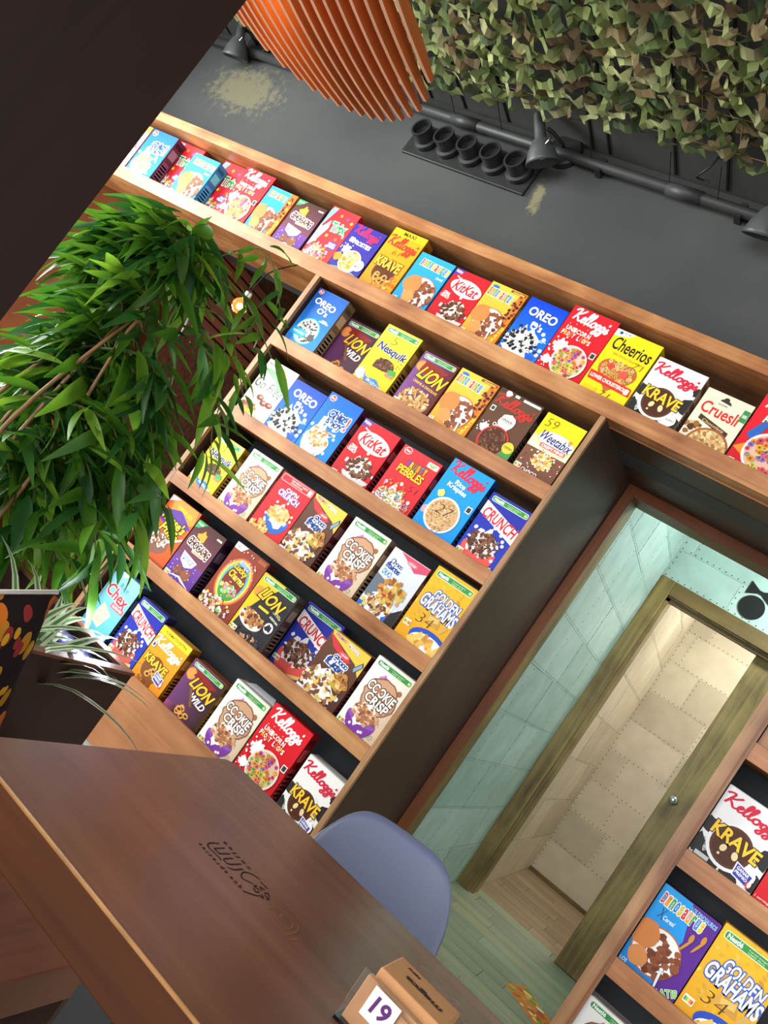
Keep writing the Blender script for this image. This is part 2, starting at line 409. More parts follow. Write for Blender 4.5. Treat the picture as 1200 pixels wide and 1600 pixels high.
# sign on the teal wall: a disc with a bow above it
sg = empty('toilet_sign', (-.314, 2.276, 2.16), 'black round head with bow tie cut-out sign on teal wall', 'sign')
MB().lathe([(.068, 0), (.068, .006)], (-.314, 2.274, 2.167), (0, -1, 0), 40).build('head_disc', M['matt_black'], sg)
mb = MB()
for sx in (-1, 1):
    c = Vector((-.314, 2.268, 2.262)); p = [c+Vector((sx*.006, 0, .008)), c+Vector((sx*.068, 0, .040)), c+Vector((sx*.068, 0, -.040)), c+Vector((sx*.006, 0, -.008))]
    if sx > 0: p.reverse()
    mb.add(p+[q+Vector((0, .006, 0)) for q in p], [(0,1,2,3),(7,6,5,4),(0,4,5,1),(1,5,6,2),(2,6,7,3),(3,7,4,0)])
mb.box(-.322, 2.266, 2.252, -.306, 2.274, 2.272)
mb.build('bow', M['matt_black'], sg)
point('hall_lamp', (.1, 1.55, 2.5), 30, (.92, 1.0, .97), .12)
point('room_lamp', (.1, 3.3, 2.38), 30, (1.0, .97, .91), .12)
for nm, p_, lb in (('ceiling_lamp', (.1, 1.55, 2.5), 'white globe lamp on the vestibule ceiling'), ('ceiling_lamp', (.1, 3.3, 2.38), 'white globe lamp on the ceiling of the far room')):
    e_ = empty(nm, (p_[0], p_[1], p_[2]+.1), lb, 'lamp')
    MB().lathe([(.05, 0), (.05, .02)], (p_[0], p_[1], p_[2]+.1), n=20).build('ceiling_rose', M['paper'], e_)

# ------------------------------------------------------------------ shelving
LIPZ = {2: 1.634, 3: 1.295, 4: .955, 5: .6165}          # underside of each shelf front
def shelf_unit(name, label, x0, x1, rows, left_stile, right_stile, deep_right):
    e = empty(name, ((x0+x1)/2, .15, 0), label, 'shelf unit')
    bx('upright', M['shelf_z'], e, x0, 0, 0, x0+left_stile, .018, 1.974)
    bx('side_panel', M['dark_z'], e, x0, .018, 0, x0+left_stile, .30, 1.974)
    bx('upright', M['shelf_z'], e, x1-right_stile, 0, 0, x1, .018, 1.974)
    bx('side_panel', M['dark_z'], e, x1-right_stile, .018, 0, x1, .715 if deep_right else .30, 1.974)
    xa, xb = x0+left_stile, x1-right_stile
    if deep_right:
        bx('side_panel', M['dark_z'], e, xb, .30, 1.974, x1, .715, 2.06); bx('side_panel', M['dark_z'], e, xb, .019, 1.974, x1, .30, 1.9995)
    bx('back_panel', M['black_back'], e, xa, .285, .0, xb, .30, 1.974)
    for z in LIPZ.values():
        sb_ = bx('shelf_board', M['shelf'], e, xa, .018, z+.002, xb, .285, z+.020)
        bx('shelf_lip', M['shelf'], sb_, xa, 0, z, xb, .018, z+.054, .0015)
    bx('base_panel', M['base'], e, xa, 0, .03, xb, .018, .312, .0015)
    bx('plinth', M['plastic_pale'], e, xa, .03, 0, xb, .05, .03)
    bx('shelf_board', M['shelf'], e, xa, .018, .256, xb, .285, .276)
    return e
shelf_unit('shelf_unit', 'tall stained shelf unit holding five tiers of cereal boxes left of doorway', -2.190, -.838, 5, .022, .018, True)
u2 = shelf_unit('shelf_unit', 'stained shelf unit of cereal boxes to the right of the doorway', -.0135, 1.30, 5, .044, .02, False)
bx('edge_strip', M['trim'], u2, .018, -.004, 0, .023, 0, 1.974)
# the long shelf over everything
e = empty('wall_shelf', (-1.5, .15, 1.975), 'long wooden wall shelf running above both units, filled with cereal boxes', 'shelf')
bx('bottom_board', M['shelf'], e, -4.4, .018, 1.977, -.8562, .30, 2.000)
bx('bottom_board', M['shelf'], e, -.838, .018, 1.977, -.0135, .078, 2.000)
bx('bottom_board', M['shelf'], e, -.0135, .018, 1.977, 2.0, .30, 2.000)
bx('front_lip', M['shelf'], e, -4.4, 0, 1.975, 2.0, .018, 2.036, .0015)
bx('top_rail', M['shelf'], e, -4.4, 0, 2.321, 2.0, .018, 2.368, .0015)
bx('top_board', M['shelf'], e, -4.4, .018, 2.322, 2.0, .30, 2.345)
bx('back_panel', M['black_back'], e, -4.4, .285, 2.000, 2.0, .299, 2.322)
bx('seam_strip', M['shelf'], e, -.835, .074, 1.9735, -.02, .079, 1.9768)

# ------------------------------------------------------------------ print on cartons
_tc = {}
def glyphs(s, off, shear):
    key = (s, off, shear)
    if key in _tc: return _tc[key]
    cu = bpy.data.curves.new('lettering', 'FONT'); cu.body = s; cu.size = 1; cu.offset = off; cu.shear = shear
    cu.resolution_u = 3; cu.fill_mode = 'FRONT'; cu.space_line = .8; cu.align_x = 'CENTER'
    ob = bpy.data.objects.new('lettering', cu)
    me = bpy.data.meshes.new_from_object(ob)
    vs = [(v.co.x, v.co.y) for v in me.vertices]; fs = [tuple(p.vertices) for p in me.polygons]
    # make every face point the same way
    out = []
    for f in fs:
        a = sum(vs[f[i]][0]*vs[f[(i+1) % len(f)]][1]-vs[f[(i+1) % len(f)]][0]*vs[f[i]][1] for i in range(len(f)))
        out.append(f if a > 0 else tuple(reversed(f)))
    bpy.data.objects.remove(ob); bpy.data.curves.remove(cu); bpy.data.meshes.remove(me)
    _tc[key] = (vs, out); return _tc[key]

def spline(pts, sub=5):
    if len(pts) < 3: return pts
    o = []
    for i in range(len(pts)-1):
        p0, p1, p2, p3 = pts[max(i-1, 0)], pts[i], pts[i+1], pts[min(i+2, len(pts)-1)]
        for k in range(sub):
            t = k/sub
            o.append(tuple(.5*((2*b)+(-a+c)*t+(2*a-5*b+4*c-d)*t*t+(-a+3*b-3*c+d)*t**3) for a, b, c, d in zip(p0, p1, p2, p3)))
    o.append(pts[-1]); return o
def ribbon(pts, w):
    vs = []; fs = []
    for i, p in enumerate(pts):
        a, b_ = pts[max(i-1, 0)], pts[min(i+1, len(pts)-1)]
        dx, dy = b_[0]-a[0], b_[1]-a[1]; l = math.hypot(dx, dy) or 1
        vs += [(p[0]-dy/l*w, p[1]+dx/l*w), (p[0]+dy/l*w, p[1]-dx/l*w)]
    for i in range(len(pts)-1): fs.append((2*i+1, 2*i+3, 2*i+2, 2*i))
    return vs, fs
def sh(p, dx): return [(a+dx, b_) for a, b_ in p]
_l = [(1.35,.12),(1.55,.7),(1.62,1.08),(1.52,1.15),(1.43,.8),(1.42,.2),(1.52,0),(1.68,.15)]
_g = [(2.85,.42),(2.72,.5),(2.58,.3),(2.65,.04),(2.8,.1),(2.9,.45),(2.88,0),(2.8,-.45),(2.62,-.5),(2.6,-.3),(3.02,.08)]
SCRIPT = [[(-.05,.85),(.1,1.05),(.38,1.1),(.3,.55),(.18,.0)], [(.9,1.15),(.58,.75),(.3,.52),(.5,.32),(.75,.02),(.95,.1)],
 [(.95,.1),(1.15,.3),(1.24,.45),(1.14,.55),(1.02,.4),(1.02,.15),(1.15,0),(1.35,.12)], _l, sh(_l, .33),
 [(2.25,.5),(2.07,.35),(2.08,.08),(2.28,.0),(2.43,.22),(2.36,.46),(2.25,.5),(2.42,.4),(2.6,.45)], _g, sh(_g, .45), [(3.56,.95),(3.54,.72)],
 [(3.46,.08),(3.68,.48),(3.64,.3),(3.78,.12),(3.66,-.02),(3.5,.04)]]

class Art:
    def __init__(s, x0, z0, w, hid, hv, y):
        s.x0, s.z0, s.w, s.hid, s.hv, s.y = x0, z0, w, hid, hv, y
        s.pr = MB(); s.tx = s.pr; s.d = .0004; s.asp = w/hv
    def P(s, u, v): return (s.x0+u*s.w, s.y-s.d, s.z0+s.hid+v*s.hv)
    def clip(s, u, v):
        vb = -s.hid/s.hv; return min(max(u, .003), .997), min(max(v, vb+.003), .997)
    def put(s, mb, pts, fs, col, step=.00005):
        if isinstance(col, list) and len(set(map(tuple, col))) == 1: c_ = tuple(col[0])
        elif isinstance(col, list): c_ = col
        else: c_ = lin(col)
        mb.add([s.P(*s.clip(*p)) for p in pts], fs, c_); s.d += step
    def poly(s, pts, col, step=.00005): s.put(s.pr, pts, [tuple(range(len(pts)))], col, step)
    def rect(s, u0, v0, u1, v1, col): s.poly([(u0,v0),(u1,v0),(u1,v1),(u0,v1)], col)
    def grad(s, u0, v0, u1, v1, cb, ct):
        s.put(s.pr, [(u0,v0),(u1,v0),(u1,v1),(u0,v1)], [(0,1,2,3)], [lin(cb), lin(cb), lin(ct), lin(ct)])
    def hgrad(s, u0, v0, u1, v1, cl, cr):
        s.put(s.pr, [(u0,v0),(u1,v0),(u1,v1),(u0,v1)], [(0,1,2,3)], [lin(cl), lin(cr), lin(cr), lin(cl)])
    def ell(s, u, v, ru, rv, col, n=28, a0=0, a1=360, rot=0):
        p = []
        k = n if a1-a0 >= 360 else n+1
        for i in range(k):
            t = math.radians(a0+(a1-a0)*i/n); x, z = ru*math.cos(t), rv*math.sin(t)/s.asp
            c, q = math.cos(math.radians(rot)), math.sin(math.radians(rot)); p.append((u+x*c-z*q, v+(x*q+z*c)*s.asp))
        s.poly(p, col)
    def circ(s, u, v, r, col, **k): s.ell(u, v, r, r*s.asp, col, **k)
    def tag_(s, u0, v0, u1, v1, col, r=.03):
        p = []; rv = r*s.asp
        for (cu, cv, a) in ((u1-r, v1-rv, 0), (u0+r, v1-rv, 90), (u0+r, v0+rv, 180), (u1-r, v0+rv, 270)):
            for k in range(4): t = math.radians(a+30*k); p.append((cu+r*math.cos(t), cv+rv*math.sin(t)))
        s.poly(p, col)
    def blob(s, u, v, r, col, n=14, j=.25, seed=1):
        q = random.Random(seed); s.poly([(u+r*(1+q.uniform(-j, j))*math.cos(t), v+r*(1+q.uniform(-j, j))*math.sin(t)*s.asp) for t in [2*math.pi*k/n for k in range(n)]], col)
    def bits(s, u, v, ru, rv, n, size, pal, kind='chip', seed=5, a=None):
        q = random.Random(seed); big = kind == 'square' or n < 16
        if not big and kind != 'ring': n = int(n*1.7); size *= .74
        for _ in range(n):
            while True:
                x, z = q.uniform(-1, 1), q.uniform(-1, 1)
                if x*x+z*z < 1 and (a is None or a(x, z)): break
            cu, cv = u+x*ru, v+z*rv; r = size*q.uniform(.75, 1.2); k_ = q.uniform(.72, 1.12); col = [tuple(min(1, c_*k_) for c_ in lin(q.choice(pal)))]*12; t0 = q.uniform(0, 6.28)
            if kind == 'ring':
                k = 9; c2 = tuple(c_*.35 for c_ in col[0])
                o = [(cu+r*math.cos(t), cv+r*math.sin(t)*s.asp) for t in [2*math.pi*i/k for i in range(k)]]
                i2 = [(cu+r*.42*math.cos(t), cv+r*.42*math.sin(t)*s.asp) for t in [2*math.pi*i/k for i in range(k)]]
                s.put(s.pr, o+i2, [(i, (i+1) % k, k+(i+1) % k, k+i) for i in range(k)], col, .000006)
                s.put(s.pr, i2, [tuple(range(k))], [c2]*k, .000002)
            elif kind == 'square':
                s.poly([(cu+r*1.2*math.cos(t0+t), cv+r*1.2*math.sin(t0+t)*s.asp) for t in (.4, 1.3, 3.5, 4.4)], col, .000006)
            elif kind == 'flake':
                s.poly([(cu+r*e_*math.cos(t0+t), cv+r*e_*math.sin(t0+t)*s.asp) for t, e_ in ((0, 1.5), (.9, .8), (2, 1.0), (3.1, 1.5), (4.1, .7), (5.2, 1.0))], col, .000006)
            else:
                s.poly([(cu+r*(1+.25*math.sin(3*t+t0))*math.cos(t), cv+r*math.sin(t)*s.asp) for t in [2*math.pi*i/7 for i in range(7)]], col, .000006)
        s.d += .00005
    def bowl(s, u, v, r, depth, col, rim, fill, pal, n=40, size=.03, kind='chip', seed=3):
        """bowl seen at an angle: half-round body, rim ellipse, heaped cereal"""
        s.ell(u, v, r, depth, col, a0=180, a1=360); s.ell(u, v, r, depth*.42, rim); s.ell(u, v, r*.93, depth*.36, fill)
        s.bits(u, v+depth*.16, r*.88, depth*.5, n, size, pal, kind, seed)
    def dish(s, u, v, r, rim, fill, pal, n=60, size=.035, kind='chip', seed=3):
        s.circ(u, v, r, rim); s.circ(u, v, r*.90, fill); s.bits(u, v, r*.84, r*.84*s.asp, n, size, pal, kind, seed)
    def text(s, t, u, v, wu, hv, col, off=.02, shear=0, rot=0, out=None, ow=.05, cols=None):
        if cols:                                   # one colour for each letter
            n = len(t); cw = wu/n; c, q = math.cos(math.radians(rot)), math.sin(math.radians(rot))
            for ps in ((0, 1) if out else (1,)):
                for i, ch in enumerate(t):
                    if ch == ' ': continue
                    x = -wu/2+cw*(i+.5)
                    s.text(ch, u+x*c, v+x*q*s.asp, cw*.84*(1.3 if ps == 0 else 1), hv*(1.16 if ps == 0 else 1), cols[i % len(cols)] if ps else out, off if ps else .07, shear, rot)
            return
        off = min(off, .028) if off < .065 else off; ow = min(ow, .075)+.012
        vs, fs = glyphs(t, off, shear)
        if not vs: return
        xs = [p[0] for p in vs]; ys = [p[1] for p in vs]; cx, cy = (min(xs)+max(xs))/2, (min(ys)+max(ys))/2
        sx = wu/(max(xs)-min(xs)); sy = hv/(max(ys)-min(ys)); c, q = math.cos(math.radians(rot)), math.sin(math.radians(rot))
        def place(V):
            r = []
            for a, b_ in V:
                X = (a-cx)*sx; Y = (b_-cy)*sy/s.asp
                r.append((u+X*c-Y*q, v+(X*q+Y*c)*s.asp))
            return r
        if out:
            v2, f2 = glyphs(t, off+ow, shear)
            s.put(s.tx, place(v2), f2, out)
        s.put(s.tx, place(vs), fs, col)
    def strokes(s, lines, u, v, wu, hv, col, wd=.07, rot=0, shear=.12, bw=4.0, bh=1.7, y0=-.5):
        c, q = math.cos(math.radians(rot)), math.sin(math.radians(rot))
        for ln in lines:
            vs, fs = ribbon(spline(ln), wd)
            p = []
            for a, b_ in vs:
                X = ((a+b_*shear)/bw-.5)*wu; Y = ((b_-y0)/bh-.5)*hv/s.asp
                p.append((u+X*c-Y*q, v+(X*q+Y*c)*s.asp))
            for f in fs: s.put(s.tx, [p[i] for i in f], [(0, 1, 2, 3)], col, .000003)
        s.d += .00004
    def kell(s, col, v=.84, wu=.86, u=.5, rot=-3, hv=.25): s.strokes(SCRIPT, u, v, wu, hv, col, .085, rot)
    def band(s, col='#3f8f4a', txt='#ffffff', v0=.88, u1=.95):
        s.tag_(.06, v0, u1, v0+.085, '#d6ead0', .04); s.tag_(.072, v0+.008, u1-.012, v0+.077, col, .035)
        s.text('Nestlé', .23, v0+.043, .24, .05, txt, .03); s.circ(u1-.06, v0+.042, .033, '#bcd98a')
        s.text('Cereal integral', .60, v0+.05, .32, .02, '#cfe6b4', .01); s.text('100% fibra', .58, v0+.025, .26, .016, '#cfe6b4', .01)
    def post(s, u=.13, v=.92, r=.085):
        s.ell(u, v, r*1.1, r*s.asp*.9, '#ffffff'); s.ell(u, v, r, r*s.asp*.8, '#e23b3b'); s.text('Post', u, v, r*1.4, .035, '#ffffff', .03, .2)
    def grade(s, u=.09, v=.045):
        s.tag_(u-.07, v-.035, u+.09, v+.04, '#f2f4ec', .012)
        for k, c in enumerate(('#3a9a55', '#8fc64a', '#f0d040', '#e98a35', '#d84a3a')): s.rect(u-.06+k*.028, v-.022, u-.034+k*.028, v+.02, c)
    def splash(s, u, v, r, col='#f4f6fa', seed=2):
        q = random.Random(seed)
        s.blob(u, v, r*.92, col, 30, .34, seed)
        for _ in range(7):
            t = q.uniform(0, 6.28); s.circ(u+r*1.3*math.cos(t), v+r*1.3*math.sin(t)*s.asp, r*.12, col, n=8)
    def num(s, t, u, v, wu=.22, hv=.09, col='#3a3226'): s.text(t, u, v, wu, hv, col, -.022, .15)

BROWN = ['#6b3f28', '#7d4c30', '#593320', '#8a5a3a', '#4a2a1c']
TAN = ['#c99858', '#dbb070', '#b98245', '#e3c48c', '#a97438']
LOOP = ['#e8b23a', '#d8565a', '#e48a3a', '#8e6aa8', '#e8cf5a', '#c7527a', '#9ab04a']
MILKY = ['#2e2a2c', '#f4f2ee', '#3a3432', '#24201f', '#e9e6e0']
DINO = ['#d83a36', '#e9a02e', '#4aa04a', '#3a7fcf', '#e2c62e']

def a_chips(A):
    A.grad(0, -.2, 1, 1, '#1480e8', '#0a5cd8'); A.post(.14, .92)
    A.text('Chips\nAhoy!', .56, .64, .62, .30, '#143a8a', .035, .15, 8, '#ffffff', .05); A.text('!', .88, .67, .08, .22, '#e23a36', .05, .15, 8, '#ffffff', .04)
    A.text('REAL COOKIES', .55, .44, .36, .025, '#cfe6ff', .01)
    A.poly([(.22, .62), (.33, .64), (.36, .3), (.2, .3)], '#f0f2f4'); A.splash(.42, .27, .33, '#eef2f6', 4)
    A.bowl(.42, .26, .36, .30, '#dfe6ec', '#f6f8fa', '#efe6d6', TAN, 46, .042); A.num('44', .62, .05, .16, .07, '#5a6a7a')
def a_trix(A):
    A.hgrad(0, -.2, 1, 1, '#d8232c', '#e8353a'); A.poly([(0, .55), (.22, .98), (.05, .98), (0, .9)], '#7fb4e4'); A.poly([(0,.2),(.15,.3),(.3,.6),(.24,.75),(.1,.6),(0,.62)], '#eef0f4')
    A.text('Trix', .60, .67, .52, .17, '#2f9a4a', .045, 0, 3, '#f2f4ee', .06)
    for k, (u, v) in enumerate(((.45, .88), (.7, .86), (.88, .82), (.4, .48), (.75, .47), (.9, .55))): A.circ(u, v, .045, ('#e8902e', '#7a4a9a', '#9ac43a', '#e8c83a', '#e8702e', '#f08aa0')[k], n=12)
    A.tag_(.60, .28, .92, .42, '#5a3a9a'); A.text('FRUITY\nSHAPES', .76, .35, .26, .09, '#ffffff', .02)
    A.splash(.36, .10, .33, '#f0f0f4', 7); A.bits(.42, .13, .40, .15, 55, .045, LOOP+['#7ab84a', '#e25a8a'], 'chip', 8)
def _dino(A, bg, bg2):
    A.grad(0, -.2, 1, 1, bg2, bg)
def dino_bowl(A, u=.55, v=.32, r=.42, seed=3):
    A.circ(u, v, r*1.06, '#c06a34'); A.circ(u, v, r, '#f3ece4'); A.bits(u+.05, v-.02, r*.86, r*.86*A.asp, 34, .075, ['#8a4c30', '#7a4028', '#95573a'], 'chip', seed)
    A.blob(u-.28, v+.10, .24, '#cf7f44', 16, .10, 4); A.blob(u-.20, v-.14, .16, '#d98d50', 14, .1, 6); A.circ(u+.20, v-.10, .03, '#dfe6ee'); A.poly([(u+.18, v-.12), (u+.22, v-.12), (u+.26, v-.36), (u+.23, v-.36)], '#dfe6ee')
def a_dinoB(A):
    _dino(A, '#2fa0e0', '#1f86d0'); A.text('Dinosaurus', .56, .82, .84, .13, '#e23a36', .06, 0, -3, '#f4f6f8', .05, DINO)
    A.text('Cereal', .84, .66, .2, .05, '#e8f2ff', .02, .2); dino_bowl(A, .58, .30, .38); A.text('LOS', .10, .06, .14, .05, '#f0f4f8', .04)
def _gratis(A, c, u0=.80, tc='#f0d040'):
    A.poly([(u0, -.2), (1, -.2), (1, 1), (u0+.02, 1)], c); A.text('GRATIS', .905, .18, .40*1.3, .055, tc, .04, 0, 78)
def a_dinoO(A):
    _dino(A, '#2fa0e0', '#1f86d0'); _gratis(A, '#c46a24', .74); A.bits(.88, .62, .09, .28, 18, .05, ['#6b2a20', '#8a3a24', '#3a2018', '#e0a03a'], 'chip', 4)
    A.text('Dinosaurus', .40, .84, .64, .12, '#e23a36', .06, 0, -3, '#f4f6f8', .05, DINO); dino_bowl(A, .46, .32, .34)
def a_dinoY(A):
    A.grad(0, -.2, 1, 1, '#c98a2a', '#efc043'); _gratis(A, '#d07a24', .80); A.bits(.88, .64, .10, .28, 26, .05, ['#7a2e26', '#4a2630', '#8a3a24', '#2e2430', '#d8702e'], 'chip', 4); A.rect(.56, .94, .97, .985, '#8a4a1c'); A.text('chocolate', .78, .962, .30, .03, '#f2d87a', .02)
    A.ell(.16, .93, .09, .03, '#3a72c0'); A.text('Dinosaurus', .40, .82, .70, .14, '#e23a36', .06, 0, -3, '#f4f6f8', .05, DINO); dino_bowl(A, .50, .32, .36, 9); A.text('LOS', .08, .06, .14, .05, '#f0f0e8', .04)
def a_dinoP(A):
    _dino(A, '#2a9fe4', '#1680d4'); A.poly([(.62, -.2), (1, -.2), (1, 1), (.50, 1), (.66, .62), (.60, .45)], '#5a2a8a')
    A.text('Dinosaurus', .44, .86, .74, .12, '#e23a36', .05, 0, -2, '#f4f6f8', .05, DINO); A.text('LOS DINOSAURIOS', .74, .945, .44, .05, '#8fc8f0', .03, 0, -3)
    A.text('Cereal', .34, .70, .2, .05, '#e8f2ff', .02, .2); dino_bowl(A, .42, .36, .37, 5)
    for (u, v) in ((.74, .70), (.90, .76)): A.ell(u, v, .035, .05, '#c88a3a'); A.ell(u-.02, v-.08, .02, .10, '#c88a3a', rot=-20)
    A.text('GRATIS', .80, .08, .46, .075, '#7ac05a', .045, 0, 36, '#e8f4e0', .03); A.num('X', .2, .72, .1, .12, '#2a1a14'); A.text('LOS', .08, .10, .12, .04, '#cfe6f8', .03)
def a_unicorn(A):
    A.grad(0, -.2, 1, 1, '#c2151f', '#df1f2c'); A.kell('#fbf4f2', .85)
    A.text('UNICORN', .38, .67, .56, .065, '#ffffff', .035, 0, -3, None, 0, ['#ffffff', '#fbe9d0']); A.text('FROOT LOOPS', .40, .59, .66, .065, '#ffffff', .035, 0, -3, None, 0, ['#ffffff', '#f2c84a', '#ffffff', '#e88a3a'])
    A.splash(.24, .40, .17, '#f3ecec', 3); A.dish(.56, .25, .36, '#e9d9cf', '#d8b6a0', LOOP, 90, .042, 'ring', 5); A.splash(.14, .17, .11, '#f6eeee', 5)
    A.tag_(.86, .40, .97, .49, '#f2eeea', .01); A.tag_(.875, .412, .955, .478, '#3a3a3c', .01)
    for k in range(6): A.circ(.14+.13*k, .735+.02*((k*7) % 3), .012, '#f4c0b0', n=8)
def a_froot(A):
    A.grad(0, -.2, 1, 1, '#c41822', '#e32634'); A.kell('#fbf4f2', .85); A.text('Froot Loops', .55, .64, .7, .13, '#ffffff', .04, .1, -4, '#3f9a4a', .04)
    A.poly([(.08, .42), (.22, .62), (.38, .70), (.30, .5), (.2, .34)], '#2f62b0'); A.poly([(0, .20), (.16, .30), (.26, .24), (.2, .14)], '#ee8a2c')
    A.dish(.58, .26, .42, '#f2e4da', '#d9b09a', LOOP, 80, .055, 'ring', 9); A.circ(.66, .44, .13, '#40383a'); A.tag_(.05, .0, .16, .06, '#f4ece8', .012)
def a_chocapic(A):
    A.grad(0, -.2, 1, .35, '#4a2a7a', '#6b3a8a'); A.grad(0, .35, 1, 1, '#6e3a52', '#4a261c'); A.poly([(0, 1), (.32, 1), (.12, .88), (0, .86)], '#3a9a58'); A.text('Nestlé', .13, .95, .18, .035, '#e8f4e8', .03)
    A.circ(.40, .80, .10, '#e08a2e'); A.blob(.40, .80, .13, '#e89a34', 10, .45, 3)
    A.text('CHOCAPIC', .48, .62, .80, .15, '#5a2a1c', .03, 0, -8, '#f6efe6', .07); A.tag_(.36, .50, .74, .555, '#e8d0a4', .02); A.text('chocolate', .55, .527, .3, .03, '#7a3a1c', .02)
    A.poly([(.18, .46), (.72, .40), (.66, .29), (.46, .23), (.22, .31)], '#e9e4f4'); A.text('CRUNCHY BIG\nMOUNTAIN', .44, .36, .42, .09, '#5a3a9a', .02, 0, -6)
    A.blob(.35, .15, .13, '#7a4630', 12, .2, 2); A.blob(.62, .13, .14, '#84502e', 12, .2, 5); A.bits(.5, .16, .5, .2, 26, .016, ['#e9e4fa', '#b9a8e8', '#8a62c8'], 'flake', 4); A.poly([(.05, .0), (.5, .08), (.95, -.02), (.6, .02), (.5, .05)], '#f2eefa'); A.grade(.10, .02); A.rect(.78, .9, .95, .93, '#e6dfe8')
def a_frosties(A):
    A.grad(0, -.2, 1, 1, '#33308a', '#3a2c96'); A.kell('#c62a5a', .86); A.tag_(.12, .62, .26, .72, '#f0f2f8', .02); A.text('FROSTIES', .54, .645, .56, .085, '#ffffff', .045, .1, -3, '#5a4ac0', .03)
    A.ell(.5, -.05, .62, .16, '#8b8f9c'); A.dish(.52, .27, .31, '#eef0f4', '#e6dcc4', ['#e2a23e', '#f0bf5e', '#d48e2c', '#f6d488'], 46, .05, 'flake', 4)
    A.splash(.22, .46, .14, '#eef2fa', 9); A.blob(.13, .28, .12, '#e08a2e', 12, .2, 3); A.circ(.83, .26, .15, '#e8eaf4'); A.text('VITA\nMINS', .83, .26, .2, .09, '#7a4a9a', .03); A.rect(.78, -.1, .95, .03, '#5a3a9a')
def _pillows(A, u, v, n=7, seed=3):
    q = random.Random(seed)
    for k in range(n):
        x, z = u+q.uniform(-.2, .2), v+q.uniform(-.08, .06); A.ell(x, z, .08, .05, '#d99a4c', rot=q.uniform(-40, 40)); A.ell(x+.01, z, .045, .026, '#5a2e1a', rot=q.uniform(-40, 40))
def a_kraveO(A):
    A.grad(0, -.2, 1, 1, '#d87f14', '#f0a51c'); A.rect(0, .895, 1, 1, '#f6cf1f'); A.text('MAXI', .5, .948, .36, .06, '#3a2a14', .03); A.kell('#d03a24', .765, .94)
    A.num('61', .46, .625, .22, .07, '#6a4a1a'); A.circ(.48, .30, .32, '#6a3a20'); A.circ(.48, .30, .28, '#5a2e18'); A.text('KRAVE', .47, .43, .76, .16, '#f7cf3a', .05, 0, -3, '#6a3a1c', .04)
    _pillows(A, .46, .23, 4); A.bits(.50, .12, .3, .06, 10, .05, ['#d99a4c', '#c88438'], 'chip', 4); A.bits(.8, .18, .14, .1, 8, .045, ['#e8642e', '#e09a3a', '#f0c060'], 'flake', 3)
def patch(A, u, v):
    A.poly([(u-.15, v+.12), (u+.15, v+.06), (u+.12, v-.10), (u-.14, v-.06)], '#e8e6f4'); A.poly([(u-.13, v+.10), (u+.13, v+.05), (u+.10, v-.085), (u-.12, v-.045)], '#3d3f9a'); A.text('GANAR', u-.01, v+.045, .2, .045, '#f4f4fa', .03, 0, -10); A.text('PREMIO', u-.01, v-.01, .2, .04, '#f4f4fa', .03, 0, -10)
    A.ell(u+.13, v-.05, .04, .05, '#d84a3a'); A.ell(u+.14, v-.04, .025, .04, '#f4f4fa')
def a_kraveO2(A):
    A.grad(0, -.2, 1, 1, '#d5801a', '#eda227'); A.poly([(0, .86), (1, .86), (1, 1), (0, 1)], '#f4ce2a'); A.text('FORMATO EXTRA', .52, .93, .72, .055, '#6a5a1a', .015); A.kell('#fbf2e2', .70, .98)
    A.circ(.44, .26, .30, '#7a4a28'); A.text('KRAVE', .44, .38, .74, .15, '#f4c83a', .05, 0, -3, '#6a3a1c', .04); _pillows(A, .4, .2, 4, 5); patch(A, .72, .20); A.tag_(.04, .58, .14, .68, '#e6e6f2', .012); A.rect(.06, .60, .12, .66, '#3a4aa0'); A.bits(.4, .03, .25, .05, 6, .05, ['#b06a2a', '#8a4a20'], 'chip', 4)
def a_kraveW(A):
    A.rect(0, -.2, 1, 1, '#ece9e6')
    for k, (u, v, r) in enumerate(((.04, .42, .13), (.0, .14, .16), (.95, .45, .16), (1.0, .70, .10), (.30, .02, .14), (.62, -.04, .16), (.14, .02, .1), (.97, .12, .13))): A.blob(u, v, r, '#2e2c2e', 14, .22, k+2)
    A.kell('#cf2740', .80, .96); A.circ(.47, .33, .36, '#eeeae6'); A.circ(.47, .33, .31, '#5c3626'); A.circ(.47, .33, .27, '#4e2c1e'); A.text('KRAVE', .49, .42, .76, .18, '#f6c63a', .055, 0, -5, '#4a2a18', .04)
    A.ell(.38, .27, .045, .05, '#e8cf9a', rot=-20); A.ell(.57, .26, .045, .055, '#e8cf9a', rot=15); A.ell(.36, .18, .02, .018, '#e8cf9a'); A.text('SABOR LECHE', .16, .15, .26, .03, '#2e2c2e', .02, 0, -58)
    A.blob(.84, .16, .12, '#f4f2f0', 16, .16, 4); A.text('NUEVO', .84, .16, .16, .03, '#2a2a2a', .02); A.rect(.08, .0, .30, .055, '#c9c9c7')
def a_kraveWp(A): a_kraveW(A); patch(A, .78, .12)
